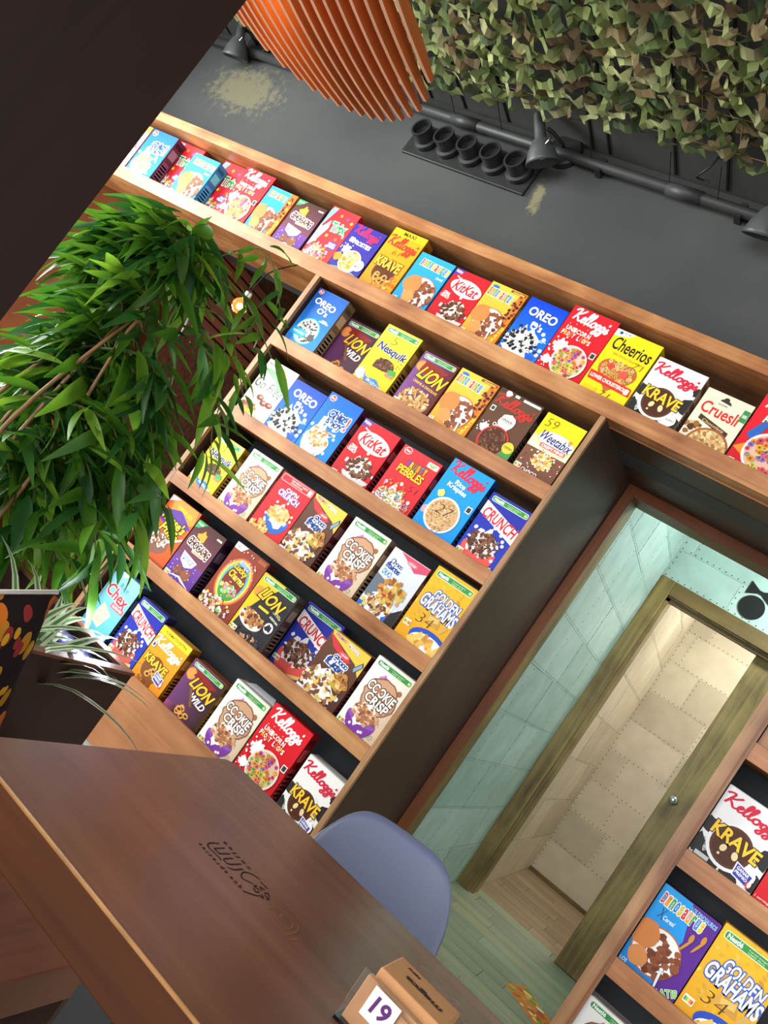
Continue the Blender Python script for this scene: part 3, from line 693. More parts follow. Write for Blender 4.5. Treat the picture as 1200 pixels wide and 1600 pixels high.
def a_kitkat(A):
    A.grad(0, -.2, 1, 1, '#a8161f', '#d81f2a'); A.poly([(0, 1), (.30, 1), (.16, .90), (.02, .86), (0, .86)], '#5a3a9a'); A.text('NUEVO', .12, .945, .18, .05, '#f2f0fa', .03, 0, -8); A.ell(.54, .70, .44, .155, '#f5f0ee', rot=-4); A.ell(.54, .70, .41, .14, '#f8f4f2', rot=-4)
    A.text('KitKat', .54, .70, .70, .19, '#cf1f2a', .03, .25, -3); A.text('Nestlé', .22, .85, .16, .03, '#ffffff', .03, 0, -12); A.text('CEREAL\nCRUNCH', .17, .48, .24, .12, '#f8ecea', .035, 0, -6)
    A.ell(.62, .12, .36, .13, '#c9c2c0', a0=180, a1=360); A.splash(.60, .24, .30, '#eee6e2', 6); A.bits(.60, .26, .32, .16, 44, .055, BROWN, 'flake', 6); A.grade(.11, .01)
def a_oreo(A):
    A.grad(0, -.2, 1, 1, '#1f78ea', '#0a3ecb'); A.text('OREO', .52, .78, .74, .15, '#ffffff', .05, 0, -4, '#16308a', .04); A.text("O's", .54, .58, .30, .13, '#ffffff', .05, 0, -2, '#16308a', .04)
    A.text('CEREAL', .84, .40, .22, .05, '#a8d4f8', .03, .2, 18); A.ell(.46, .14, .46, .20, '#2a58c8', a0=180, a1=360); A.splash(.42, .26, .40, '#eef2f8', 8); A.bits(.42, .27, .40, .17, 80, .042, MILKY, 'ring', 8)
    for u, v in ((.2, .50), (.33, .48), (.12, .38), (.8, .28), (.86, .2)): A.circ(u, v, .04, '#2e2a2c', n=10)
def a_oreoT(A):
    A.grad(0, -.2, 1, 1, '#2a7fd8', '#1450b0'); A.post(.12, .945, .07); A.text('OREO', .46, .78, .70, .11, '#ffffff', .05, 0, -5, '#123a86', .04); A.text("O's", .52, .655, .34, .10, '#ffffff', .05, 0, -3, '#123a86', .04); A.text('CEREAL\nMAGNIFICO', .74, .52, .30, .055, '#e6f2ff', .02)
    A.circ(.46, .27, .36, '#3fb4dc'); A.circ(.46, .27, .33, '#f0f4f6'); A.bits(.46, .27, .29, .29*A.asp, 90, .035, MILKY+['#5a4a46'], 'chip', 3); A.tag_(.06, .14, .50, .27, '#2ca0d4', .02); A.text('MORE CEREAL', .28, .205, .36, .04, '#dff2fa', .02); A.circ(.68, .20, .10, '#4a4246')
def a_cheerios(A):
    A.rect(0, -.2, 1, 1, '#f2d21c'); A.poly([(0, 1), (.42, 1), (.30, .93), (0, .89)], '#f6f4ec'); A.circ(.12, .955, .035, '#2a4a8a'); A.text('General Mills', .25, .965, .16, .025, '#3a4a6a', .01); A.text('Cheerios', .51, .79, .84, .19, '#241e1a', .015, 0, -3); A.text('100% WHOLE GRAIN OATS', .54, .64, .66, .035, '#a8842a', .01, 0, -3)
    q = [(.5+.40*math.sin(t)**3, .37+.29*(13*math.cos(t)-5*math.cos(2*t)-2*math.cos(3*t)-math.cos(4*t))/17) for t in [2*math.pi*k/40 for k in range(40)]]
    A.poly(q, '#b8602e'); A.bits(.5, .43, .34, .15, 100, .034, ['#d9a860', '#c89048', '#e6c084'], 'ring', 3); A.circ(.34, .47, .07, '#cf4636', n=12); A.circ(.64, .42, .09, '#d85646', n=12)
    A.poly([(.02, .33), (.95, .29), (.98, .17), (.05, .20)], '#cf3226'); A.text('LOWER CHOLESTEROL', .46, .252, .78, .055, '#fbf0e6', .03, 0, -2.5); A.tag_(.84, .19, .93, .27, '#e8ddd4', .02)
    A.num('71', .80, .60, .2, .09, '#5a4a1a'); A.num('71', .54, .07, .22, .09); A.rect(.06, .04, .34, .12, '#e2c41c')
def a_cruesli(A):
    A.rect(0, -.2, 1, 1, '#e3d8c0'); A.circ(.46, .90, .06, '#3a3430', n=14); A.poly([(.34, .86), (.6, .84), (.56, .89), (.38, .9)], '#3a3430'); A.text('QUAKER', .44, .80, .2, .03, '#4a4238', .02); A.text('Cruesli', .48, .67, .80, .22, '#d0342c', .02, 0, -2); A.poly([(.16, .53), (.84, .40), (.84, .30), (.16, .44)], '#4e3422'); A.text('Chocolate', .5, .42, .50, .05, '#d8b88a', .01, 0, -9)
    A.tag_(.86, .66, .99, .88, '#3f8a4a', .01); A.text('30%', .925, .77, .09, .06, '#e8f2e4', .03)
    A.bits(.14, .24, .16, .12, 14, .06, TAN+BROWN, 'chip', 2); A.dish(.60, .02, .44, '#9a5a38', '#d6b07a', TAN+['#e8cf9c'], 120, .05, 'chip', 5)
def _lion(A, c1, c2):
    A.hgrad(0, -.2, 1, 1, c1, c2); A.band(); A.circ(.14, .74, .13, '#d87a34'); A.blob(.14, .74, .11, '#e8944a', 14, .2, 4)
def a_lionwild(A):
    _lion(A, '#6a3a6a', '#3a201c'); A.poly([(.3, .88), (.9, .80), (.7, .7), (.2, .74)], '#8a2420'); A.text('LION', .60, .62, .72, .22, '#f2bf2a', .04, .35, -8, '#4a1c14', .04); A.text('WILD', .66, .41, .46, .13, '#f6f2ee', .04, .25, -8, '#2a1a16', .02)
    A.poly([(.3, .55), (.36, .56), (.62, .26), (.54, .26)], '#7a5232'); _pillows(A, .56, .10, 7, 8); A.grade(.10, .06); A.hgrad(0, -.2, .3, .1, '#9a4a7a', '#4a2420')
def a_lion(A):
    _lion(A, '#7a4a86', '#5a2018'); A.poly([(.2, .86), (.9, .80), (.6, .6), (.15, .66)], '#8c2a20'); A.text('LION', .58, .62, .80, .24, '#f2bf2a', .04, .35, -8, '#4a1c14', .04); A.text('CARAMEL & CHOCOLATE', .55, .44, .74, .045, '#f0c04a', .02, 0, -6)
    A.ell(.50, .16, .42, .22, '#b98a56', a0=180, a1=360); A.bits(.50, .19, .40, .17, 70, .05, TAN+['#8a5a34', '#e8d0a4'], 'flake', 4); A.grade(.10, .03)
def a_lionB(A):
    A.rect(0, -.2, 1, 1, '#2f2c2c'); A.poly([(.66, .78), (.97, .72), (.97, -.2), (.66, .1)], '#26242a'); A.poly([(0, -.2), (0, 1), (.62, 1), (.28, .62), (.10, .3)], '#f0b81e'); A.band(u1=.96); A.circ(.14, .70, .12, '#d8903a'); A.text('LION', .52, .70, .70, .20, '#f2bf2a', .04, .35, -8, '#2a1a14', .05); A.num('67', .56, .68, .2, .10, '#2a1a14'); A.rect(.34, .50, .62, .54, '#e8c02a')
    A.ell(.36, .28, .32, .14, '#e6ded6', rot=-8); A.bits(.36, .31, .30, .12, 44, .055, ['#8a4a30', '#b97a44', '#c99858', '#6b3424'], 'chip', 5)
    A.text('GANA\nUN VIAJE', .82, .57, .24, .06, '#d8ccb0', .02, 0, -10); A.text('AVENTURA', .82, .48, .26, .035, '#e8e0d4', .03, 0, -10); A.circ(.82, .34, .11, '#d8d8d8'); A.blob(.82, .34, .08, '#26242a', 9, .4, 3)
    A.bits(.45, .0, .42, .12, 22, .06, ['#1c2030', '#b97a54', '#3a3440', '#c99a70'], 'flake', 2); A.grade(.12, .03)
def a_nesquik(A):
    A.grad(0, -.2, 1, 1, '#eaa91e', '#f2e23a'); A.band(); A.num('5', .42, .79, .18, .13, '#6a6a1a'); A.text('Nesquik', .52, .61, .86, .17, '#27318e', .045, .1, -4, '#f2ee9a', .03)
    A.ell(.56, .34, .28, .15, '#5a3a2c', a0=-15, a1=200); A.bits(.54, .39, .25, .09, 50, .035, BROWN+['#2e2426'], 'chip', 3); A.bits(.84, .48, .12, .14, 12, .02, ['#8a7a2a', '#c0a83a'], 'flake', 4)
    A.splash(.12, .12, .14, '#f0ede0', 3); A.tag_(.70, .24, .92, .31, '#e87a6a', .02); A.poly([(.70, .35), (.9, .38), (.95, .30), (.78, .27)], '#4a9a4a')
    A.poly([(.22, .17), (.30, .10), (.6, .13), (.92, -.02), (.88, -.16), (.5, .0), (.30, .02), (.30, .05)][::-1], '#3f78c8'); A.text('SIN AZUCARES', .62, .045, .5, .05, '#d8e8fa', .02, 0, -12)
def a_choco(A):
    A.grad(0, -.2, 1, 1, '#5a3626', '#5f4232'); A.rect(0, .93, 1, 1, '#4a382e'); A.blob(.22, .955, .07, '#d8cfc8', 10, .2, 2); A.rect(.36, .94, .46, .985, '#d8cfc8'); A.rect(.56, .935, .96, .975, '#e8e2dc'); A.kell('#b8302a', .78, .98)
    A.tag_(.05, .60, .15, .69, '#e6e0da', .01); A.tag_(.065, .615, .135, .675, '#4a3a34', .01); A.blob(.52, .54, .17, '#f2eeea', 18, .12, 5); A.text('choco', .52, .565, .24, .05, '#2a1e1a', .03); A.text('crispies', .52, .525, .2, .03, '#2a1e1a', .01); A.text('CHOCOS', .46, .43, .34, .06, '#f6eee8', .04, 0, -2)
    A.splash(.18, .32, .11, '#e6e4ea', 3); A.circ(.50, .18, .33, '#c2302a'); A.circ(.50, .19, .29, '#4a2a20'); A.bits(.50, .20, .26, .26*A.asp, 60, .035, BROWN, 'chip', 4); A.poly([(.8, .18), (1, .22), (1, -.1), (.72, 0)], '#4a8a4a'); A.circ(.86, .20, .12, '#e6c03a'); A.text('TIERRA', .86, .20, .2, .035, '#5a4a1a', .02)
def a_weetabix(A):
    A.grad(0, -.2, 1, .42, '#6a4236', '#7a4c3a'); A.grad(0, .42, 1, 1, '#f2e8c0', '#f0d21e'); A.rect(0, .62, 1, 1, '#f0d21e'); A.ell(.56, .63, .46, .14, '#d8a83a'); A.ell(.56, .63, .44, .13, '#f8f4ea'); A.text('Weetabix', .56, .64, .80, .15, '#232c72', .02, .3, -4); A.circ(.84, .72, .05, '#e8944a', n=12)
    A.tag_(.26, .47, .90, .545, '#e6685a', .035); A.text('CRISPY MINIS', .58, .507, .56, .045, '#fbf0ea', .03, 0, 0); A.splash(.54, .28, .20, '#f0e2c8', 4); A.bits(.54, .28, .24, .14, 44, .045, ['#e0a83a', '#eec878', '#c98a34', '#f6e6c0'], 'chip', 3); A.bits(.5, .25, .5, .22, 26, .02, ['#8a5040', '#f0dcc0', '#5a3428'], 'chip', 5)
    A.num('59', .24, .86, .30, .14, '#4a4018'); A.text('CHOCO', .42, .04, .40, .07, '#e6dcd8', .02, .1); A.grade(.10, .07)
def a_gofree(A):
    A.rect(0, -.2, 1, 1, '#e9e9e6'); A.poly([(.02, .82), (.25, .76), (.55, .70), (.75, .56), (.88, .60), (.82, .76), (.6, .82), (.25, .86)], '#7fbf8a'); A.circ(.62, .87, .09, '#f0c86a', n=14); A.circ(.62, .87, .06, '#f6e0a0', n=14); A.text('Nestlé', .2, .93, .26, .04, '#5a5550', .01)
    A.text('Go Free', .50, .57, .90, .17, '#4a4a50', -.005, .25, -3); A.text('GLUTEN FREE', .5, .44, .5, .03, '#5a5a5a', .0, 0, -3)
    for k, (u, v) in enumerate(((.45, .36), (.62, .30), (.8, .31))): A.ell(u, v, .11, .05, '#6e3226'); A.ell(u+.02, v+.012, .06, .024, '#c9867a')
    A.ell(.30, .15, .26, .13, '#e8b03a', a0=180, a1=360); A.ell(.30, .155, .26, .05, '#b8846a'); A.bits(.3, .17, .22, .05, 26, .035, ['#8a5040', '#a86a56', '#d8b0a0'], 'chip', 3); A.circ(.62, .06, .05, '#a8cf9a', n=12)
def a_fruity(A):
    A.grad(0, -.2, 1, 1, '#c81f28', '#e03038'); A.post(.15, .93); A.tag_(.70, .86, .97, .95, '#cfe2bc', .02); A.text('GLUTEN\nFREE', .83, .905, .18, .055, '#3f7a3a', .03); A.text('FRUITY', .55, .75, .52, .12, '#f0d040', .05, 0, 2, '#5a1a1a', .03, ['#8a4ab0', '#f0d040', '#4aa050', '#e8842e', '#3a90d0', '#e8d040']); A.text('PEBBLES', .50, .62, .66, .14, '#f2c62a', .05, 0, -2, '#7a1a1a', .04)
    A.num('51', .76, .42, .22, .10, '#6a1a1a'); A.splash(.44, .08, .34, '#efe6e2', 3); A.bits(.46, .10, .46, .16, 110, .028, LOOP+['#6fae4a', '#4a8ac0', '#f0e6dc'], 'chip', 5); A.bits(.4, .3, .3, .12, 18, .03, ['#e89a3a', '#5aa04a', '#e6d05a', '#d86a8a'], 'chip', 9)
def a_rice(A):
    A.grad(0, -.2, 1, 1, '#1488d6', '#1c94de'); A.kell('#d02a44', .86, .92); A.text('Rice\nKrispies', .44, .685, .48, .155, '#ffffff', .035, 0, -5); A.tag_(.84, .46, .96, .55, '#f0f0ee', .01); A.tag_(.855, .472, .945, .538, '#3a3a3e', .01)
    A.blob(.20, .52, .08, '#e8d26a', 12, .2, 3); A.blob(.10, .24, .09, '#e89aa0', 12, .2, 4); A.dish(.48, .28, .38, '#ece6e0', '#d2a678', ['#dcb484', '#c99a66', '#e6c79c', '#b98752'], 150, .026, 'chip', 3); A.num('27', .48, .34, .36, .13, '#3a2a20'); A.num('27', .56, .08, .2, .07, '#5a4a40'); A.circ(.72, -.01, .05, '#cfe6f6', n=12)
def a_crunch(A):
    A.grad(0, -.2, 1, 1, '#2440b0', '#2a2a9a'); A.band(); A.poly([(0, .86), (.0, .66), (1, .46), (1, .66)][::1], '#f4eeee'); A.text('CRUNCH', .50, .665, .88, .17, '#cf2a36', .05, 0, -9)
    A.ell(.46, .16, .40, .32, '#e0564e', a0=170, a1=370); A.splash(.46, .28, .32, '#f0e8e8', 4); A.bits(.46, .28, .36, .17, 90, .05, BROWN+['#8a5a4a', '#e8dcd8'], 'flake', 5); A.poly([(.50, -.06), (.9, .06), (.95, .02), (.55, -.10)], '#e0b86a'); A.poly([(.55, -.12), (.95, -.02), (1, -.06), (.6, -.16)], '#d8a858'); A.grade(.10, .05)
def a_cookie(A):
    A.hgrad(0, -.2, 1, 1, '#ece8e4', '#d2b698'); A.hgrad(0, .5, 1, 1, '#f2f0ee', '#e6d8c8'); A.band(); A.circ(.84, .74, .06, '#a06a4a', n=12); A.circ(.24, .30, .045, '#a8755a', n=12); A.blob(.40, .77, .09, '#c77ab8', 10, .35, 3); A.ell(.42, .78, .035, .025, '#7a3a9a')
    A.blob(.53, .54, .40, '#8a5f4a', 26, .07, 6); A.blob(.53, .54, .37, '#c79a78', 26, .07, 6); A.text('COOKIE', .52, .61, .72, .135, '#f8f4f0', .03, 0, -6, '#6a4232', .075); A.text('CRISP', .55, .465, .60, .125, '#f8f4f0', .03, 0, -6, '#6a4232', .075); A.circ(.44, .615, .055, '#b0785a', n=12)
    A.ell(.48, .18, .36, .24, '#7d3a9c', a0=180, a1=360); A.ell(.48, .18, .36, .07, '#8f52ae'); A.splash(.48, .24, .26, '#f2ebe6', 6); A.bits(.48, .25, .32, .12, 44, .055, ['#c78a62', '#b8784e', '#d8a680', '#9a5f3e'], 'chip', 5); A.grade(.10, .02); A.num('10', .82, .06, .14, .07, '#6a6058')
def a_capn(A):
    A.grad(0, -.2, 1, 1, '#c01c26', '#dc2a34'); A.tag_(.04, .87, .97, .985, '#f0d8d8', .04); A.tag_(.05, .876, .96, .979, '#d22a34', .035); A.text('THE GREAT TASTE', .55, .945, .5, .03, '#f6e6e6', .01); A.text('CRUNCH ON', .5, .905, .36, .025, '#f6e6e6', .01); A.tag_(.84, .885, .94, .965, '#e6e6ee', .01)
    A.text("CAP'N", .52, .775, .36, .07, '#f6f6fa', .05, 0, -3, '#2f62b8', .05); A.text('CRUNCH', .50, .685, .62, .10, '#f6f6fa', .05, 0, -4, '#2f62b8', .06)
    A.ell(.58, .30, .34, .24, '#2f62b8', a0=180, a1=360); A.ell(.58, .30, .34, .08, '#3a72c8'); A.splash(.56, .36, .26, '#f2e6e0', 3); A.bits(.56, .38, .30, .12, 50, .055, ['#e0b060', '#ebc684', '#cf9a48', '#f4dca0'], 'chip', 4); A.bits(.28, .06, .26, .10, 30, .055, ['#e0b060', '#ebc684', '#cf9a48'], 'chip', 7)
def _flakes(A):
    A.text('Choco', .53, .66, .40, .10, '#2f4a9a', .03, 0, -5, '#f2f4fa', .09); A.text('flakes', .46, .57, .46, .13, '#2f4a9a', .03, .1, -5, '#f2f4fa', .09)
def a_flakes(A):
    A.grad(0, -.2, 1, 1, '#4a2a20', '#6b4434'); A.poly([(.05, .93), (0, 1), (1, 1), (1, .62), (.80, .76)][::-1], '#e8c04a'); A.text('PREMIO', .25, .955, .3, .05, '#9a5ab0', .03, 0, -4); A.text('MOVIL', .62, .93, .3, .06, '#f6f2f6', .04, 0, -8, '#7a5aa0', .03); A.poly([(0, .93), (.06, .93), (.72, .73), (.62, .68), (.2, .78)], '#cf3a40'); A.ell(.52, .765, .13, .04, '#e0606a'); A.text('cereal', .52, .765, .16, .03, '#fbeeee', .02)
    A.poly([(.80, .70), (.94, .86), (.99, .80), (.86, .62)], '#3a4658'); A.poly([(.82, .70), (.93, .83), (.97, .79), (.86, .65)], '#8aa0b8'); _flakes(A)
    A.splash(.40, .18, .38, '#efe9e4', 6); A.bits(.42, .20, .44, .22, 46, .065, ['#e2c88a', '#d9b25e', '#7a4a3a', '#f0e6d4', '#8a5a44'], 'flake', 7); A.bits(.76, .40, .16, .14, 20, .075, ['#b8763e', '#d09a4e', '#b4a02e', '#e2c88a', '#8a5a34'], 'flake', 9); A.rect(0, -.2, .16, .03, '#e6e0e4'); 
    for k in range(3): A.circ(.60+.11*k, -.03, .04, ('#e8d0d0', '#d86a6a', '#c8a0a0')[k], n=10)
def a_duo(A):
    A.grad(0, -.2, 1, 1, '#c2c8d6', '#d9dae8'); A.poly([(.2, .99), (1, .99), (1, .90), (.72, .82), (.4, .93)], '#d2506a'); A.ell(.58, .91, .14, .035, '#e47a8e'); A.text('cereal', .58, .91, .18, .026, '#fbeef0', .02)
    A.text('Choco', .28, .80, .34, .08, '#2f4a9a', .03, 0, -6, '#f2f4fa', .06); A.text('flakes', .26, .72, .40, .10, '#2f4a9a', .03, .1, -6, '#f2f4fa', .06); A.text('DUO', .20, .61, .24, .09, '#2a86d8', .05, 0, -6, '#f2f6fa', .05)
    A.poly([(0, .55), (.30, .50), (.45, .2), (.2, .1), (0, .2)], '#6a7280'); A.ell(.42, .08, .44, .18, '#2a6cc8', a0=180, a1=360); A.splash(.44, .16, .34, '#eef0f4', 5); A.bits(.46, .16, .34, .14, 34, .06, ['#7a4434', '#e2c48a', '#8a5040', '#d8b070'], 'flake', 3); A.bits(.54, .40, .30, .18, 36, .08, ['#c47a3c', '#d8964e', '#9a5630', '#e2b46a', '#b8ae2e'], 'flake', 8)
    for u, v in ((.08, .12), (.16, .06), (.12, .0)): A.circ(u, v, .045, '#e0c64a', n=10)
    A.poly([(.80, .16), (1, .3), (1, -.1), (.76, -.1)], '#2c2a30')
def a_golden(A):
    A.grad(0, -.2, 1, 1, '#d9971e', '#efb62c'); A.bits(.5, .6, .5, .4, 30, .05, ['#e8b040', '#f0c252', '#e2a52e'], 'flake', 4); A.band(v0=.87); A.text('GOLDEN', .60, .66, .66, .13, '#eef0fa', .05, 0, -7, '#3f5fae', .06); A.text('GRAHAMS', .54, .53, .90, .17, '#eef0fa', .05, 0, -7, '#3f5fae', .06)
    A.bits(.6, .36, .3, .08, 5, .09, ['#d9a24a', '#e6b662'], 'square', 3); A.num('34', .42, .33, .36, .13, '#4a3a1c'); A.grade(.12, .19)
    A.ell(.72, .12, .44, .14, '#2f4fb4'); A.ell(.74, .06, .42, .14, '#e6e8f0'); A.bits(.70, .06, .36, .10, 14, .10, ['#e0a545', '#edb95e', '#d2933a'], 'square', 5)
def a_reese(A):
    A.grad(0, -.2, 1, 1, '#b8481e', '#d8642a'); A.poly([(.1, 1), (.9, 1), (1, .78), (.6, .62), (.2, .76)], '#e08a3c'); A.poly([(0, .74), (.5, .86), (1, .70), (.7, .55), (.2, .55), (0, .6)], '#5a3a8e'); A.poly([(0, .99), (.3, .99), (0, .88)], '#dcd6e0'); A.text('LARGER SIZE', .60, .87, .52, .06, '#ecd83a', .03, 0, -8, '#4a5a1a', .03); A.text("Reese's", .50, .66, .80, .16, '#f2dc2e', .05, .15, -8, '#3a1c14', .06); A.text('Puffs', .54, .49, .60, .16, '#f2dc2e', .05, .15, -8, '#3a1c14', .06)
    A.ell(.40, .26, .36, .18, '#7a5246'); A.bits(.42, .30, .30, .10, 46, .035, ['#f0e6de', '#8a4c36', '#b9784e', '#efe0d4'], 'chip', 4); A.poly([(.62, .36), (.98, .52), (.99, .49), (.66, .32)], '#e2e4ee'); A.hgrad(0, -.2, 1, .02, '#7a3420', '#96401e')
def a_lucky(A):
    A.grad(0, -.2, 1, 1, '#7e3020', '#8e3c28')
    for k, c in enumerate(('#d85a4a', '#e8a04a', '#e8d45a', '#7ab86a', '#5a9ac8')): A.ell(.5, .50, .43-.03*k, .36-.022*k, c, 30)
    A.ell(.5, .49, .28, .25, '#7a2e20'); A.poly([(0, 1), (.34, 1), (.22, .90), (0, .90)], '#eef2f4'); A.text('G', .1, .955, .06, .05, '#3a6ab0', .03); A.text('Chocolate', .53, .78, .34, .05, '#6a8ac8', .03, .1, -10, '#e8ecf6', .04); A.text('Lucky', .50, .68, .42, .11, '#f0cf3a', .045, .1, -8, '#5a2a14', .05); A.text('Charms', .52, .57, .48, .11, '#f0cf3a', .045, .1, -8, '#5a2a14', .05)
    A.ell(.50, .34, .24, .14, '#3f8f3a', a0=180, a1=360); A.bits(.50, .36, .22, .08, 30, .05, ['#b9846a', '#e6d6cc', '#e08aa0', '#7ac06a', '#e8c45a'], 'chip', 2)
    A.bits(.42, .08, .46, .13, 60, .045, ['#b9846a', '#8a5444', '#e6d6cc', '#e08aa0', '#7ac06a', '#e8c45a', '#d8c8e8'], 'chip', 5); A.grad(0, -.2, 1, -.04, '#8a8034', '#a89a44'); A.bits(.5, .58, .46, .38, 24, .022, ['#f2e6ee', '#d8c0e0', '#f4dcb0'], 'flake', 6); A.rect(.72, .92, .96, .98, '#a85a3a')
def a_chex(A):
    A.grad(0, -.2, 1, 1, '#4aa8e4', '#8fd0f0'); A.poly([(.2, 1), (.55, 1), (.35, .93)], '#e8eef4'); A.text('Rice', .56, .81, .32, .08, '#2a5a78', .0, .1, -4); A.text('Chex', .52, .66, .82, .19, '#df3a46', .06, 0, -7, '#e6f2f8', .02); A.tag_(.50, .46, .96, .54, '#e2606a', .01); A.text('GLUTEN FREE', .73, .50, .36, .04, '#fbeef0', .02)
    A.poly([(.18, .16), (.56, .10), (.70, .36), (.30, .46)], '#e9dfae'); A.bits(.44, .27, .2, .14, 26, .03, ['#f2ead0', '#d8cc94', '#e6dcae'], 'square', 4); A.grad(0, -.2, 1, .02, '#3a96d8', '#5ab0e6')
def a_chips0(A):
    A.rect(0, -.2, 1, 1, '#e8b0b4'); A.rect(0, .86, 1, 1, '#e0a040'); A.text('flakes', .5, .55, .8, .15, '#b03040', .04, 0, 0, '#ffffff', .04)
def a_kraveD(A):
    A.rect(0, -.2, 1, 1, '#b98a68'); A.kell('#cf2740', .82, .96); A.circ(.47, .33, .36, '#3a2a24'); A.text('KRAVE', .49, .42, .76, .18, '#f6c63a', .055, 0, -5, '#4a2a18', .04)
def a_redk(A):
    A.grad(0, -.2, 1, 1, '#c81e26', '#e02c34'); A.kell('#fbf4f2', .85); A.text('Corn Pops', .5, .62, .7, .12, '#f4d04a', .04, .1, -3, '#6a1a1a', .04); A.dish(.52, .25, .36, '#f2e8dc', '#e6c070', ['#f0c050', '#e6ac38', '#f6d884'], 60, .05, 'chip', 3); A.text('1 serving', .12, .02, .2, .03, '#f8e0d8', .01)

CART = {  # side colour, top colour
 'chips': ('#5a2a3a', '#0f4fc0'), 'trix': ('#b81f28', '#d83038'), 'dinoB': ('#2a8ed0', '#2fa0e0'), 'dinoO': ('#b06020', '#2fa0e0'), 'dinoY': ('#c87a28', '#8a4a1c'), 'dinoP': ('#4a2278', '#3a1a60'),
 'unicorn': ('#8e1620', '#a81a24'), 'froot': ('#a81a24', '#c41822'), 'chocapic': ('#3a2a44', '#4a261c'), 'frosties': ('#2a287a', '#3a2c96'), 'kraveO': ('#b8781c', '#8a6a3a'), 'kraveO2': ('#a86a1c', '#c08a3a'), 'kraveW': ('#a88868', '#d8d4d0'), 'kraveWp': ('#a88868', '#d8d4d0'),
 'kitkat': ('#7a1820', '#a8161f'), 'oreo': ('#1a2a70', '#0a34b8'), 'oreoT': ('#7a6a50', '#2a3a4c'), 'cheerios': ('#c8ac1c', '#e2c41c'), 'cruesli': ('#a08060', '#d8ccb0'), 'lionwild': ('#8a6a34', '#7a3a20'), 'lion': ('#6a3a20', '#5a2018'), 'lionB': ('#4a3a2c', '#3f5f30'),
 'nesquik': ('#9a7a24', '#6a7a2c'), 'choco': ('#3e2a22', '#4a382e'), 'weetabix': ('#8a6a30', '#e0c41c'), 'gofree': ('#a08878', '#d8d8d4'), 'fruity': ('#8a3038', '#c81f28'), 'rice': ('#1a4a8a', '#1470b8'), 'crunch': ('#2a2a5a', '#3a3a6a'), 'cookie': ('#9a8268', '#c9c2b8'), 'capn': ('#a81a24', '#b82028'),
 'flakes': ('#5a2428', '#c8983a'), 'duo': ('#7a5a34', '#b84a5a'), 'golden': ('#8a5a1c', '#d8a22a'), 'reese': ('#7a2e1c', '#8a3a24'), 'lucky': ('#6a3428', '#6a4a44'), 'chex': ('#3a4a5a', '#5a90b8'), 'chips0': ('#c08088', '#d8a0a0'), 'kraveD': ('#6a4a38', '#8a6a54'), 'redk': ('#a01a22', '#c01e28')}

HID = .034
def cereal_box(kind, xl, xr, zt, yf, zvis, label, group, depth=.062, open_flap=False):
    z0 = zvis-HID if zvis else zt-.28
    hv = zt-zvis; wd = xr-xl
    org = Vector(((xl+xr)/2, yf+depth/2, z0))
    sc, tc_ = CART[kind]; s_, t_ = lin(sc), lin(tc_)
    body = MB().box(xl, yf, z0, xr, yf+depth, zt, [s_, t_, s_, s_, s_, s_])
    o = body.build('cereal_box', M['carton'], origin=org)
    tag(o, label, 'cereal box', group)
    A = Art(xl, z0, wd, HID, hv, yf)
    globals()['a_'+kind](A)
    A.pr.build('front_print', M['print'], o)
    # side panel print on the right hand side and the closed top flap
    sp = MB(); q = random.Random(int((xl+9)*1000))
    x = xr+.0005
    def srect(a, b_, c, d, col): sp.add([(x, yf+a*depth, z0+c*(zt-z0)), (x, yf+b_*depth, z0+c*(zt-z0)), (x, yf+b_*depth, z0+d*(zt-z0)), (x, yf+a*depth, z0+d*(zt-z0))], [(0, 1, 2, 3)], tuple(col))
    lite = tuple(min(1, c*1.8+.05) for c in s_)
    srect(.12, .88, .16, .55, lite)
    for k in range(6): srect(.2, .8, .19+.055*k, .215+.055*k, tuple(c*.5 for c in s_))
    srect(.15, .85, .64, .80, tuple(min(1, c*2.6+.12) for c in s_)); srect(.15, .85, .86, .93, tuple(c*.5 for c in s_))
    sp.build('side_print', M['print'], o)
    fl = MB(); c2 = tuple(c*.8 for c in t_)
    fl.box(xl+.004, yf+.003, zt, xr-.004, yf+depth*.62, zt+.0012, [c2]*6)
    fl.build('top_flap', M['carton'], o)
    if open_flap:
        f2 = MB(); c3 = lin('#c8cdd6'); f2.add([(xl+.02, yf+depth*.5, zt+.002), (xr-.01, yf+depth*.5, zt+.002), (xr-.03, yf+depth*1.0, zt+.016), (xl+.04, yf+depth*1.0, zt+.012), (xl+.02, yf+depth*.5, zt+.003), (xr-.01, yf+depth*.5, zt+.003), (xr-.03, yf+depth*1.0, zt+.017), (xl+.04, yf+depth*1.0, zt+.013)], [(0, 3, 2, 1), (4, 5, 6, 7), (0, 1, 5, 4), (1, 2, 6, 5), (2, 3, 7, 6), (3, 0, 4, 7)], c3)
        f2.build('open_flap', M['carton'], o)
    return o

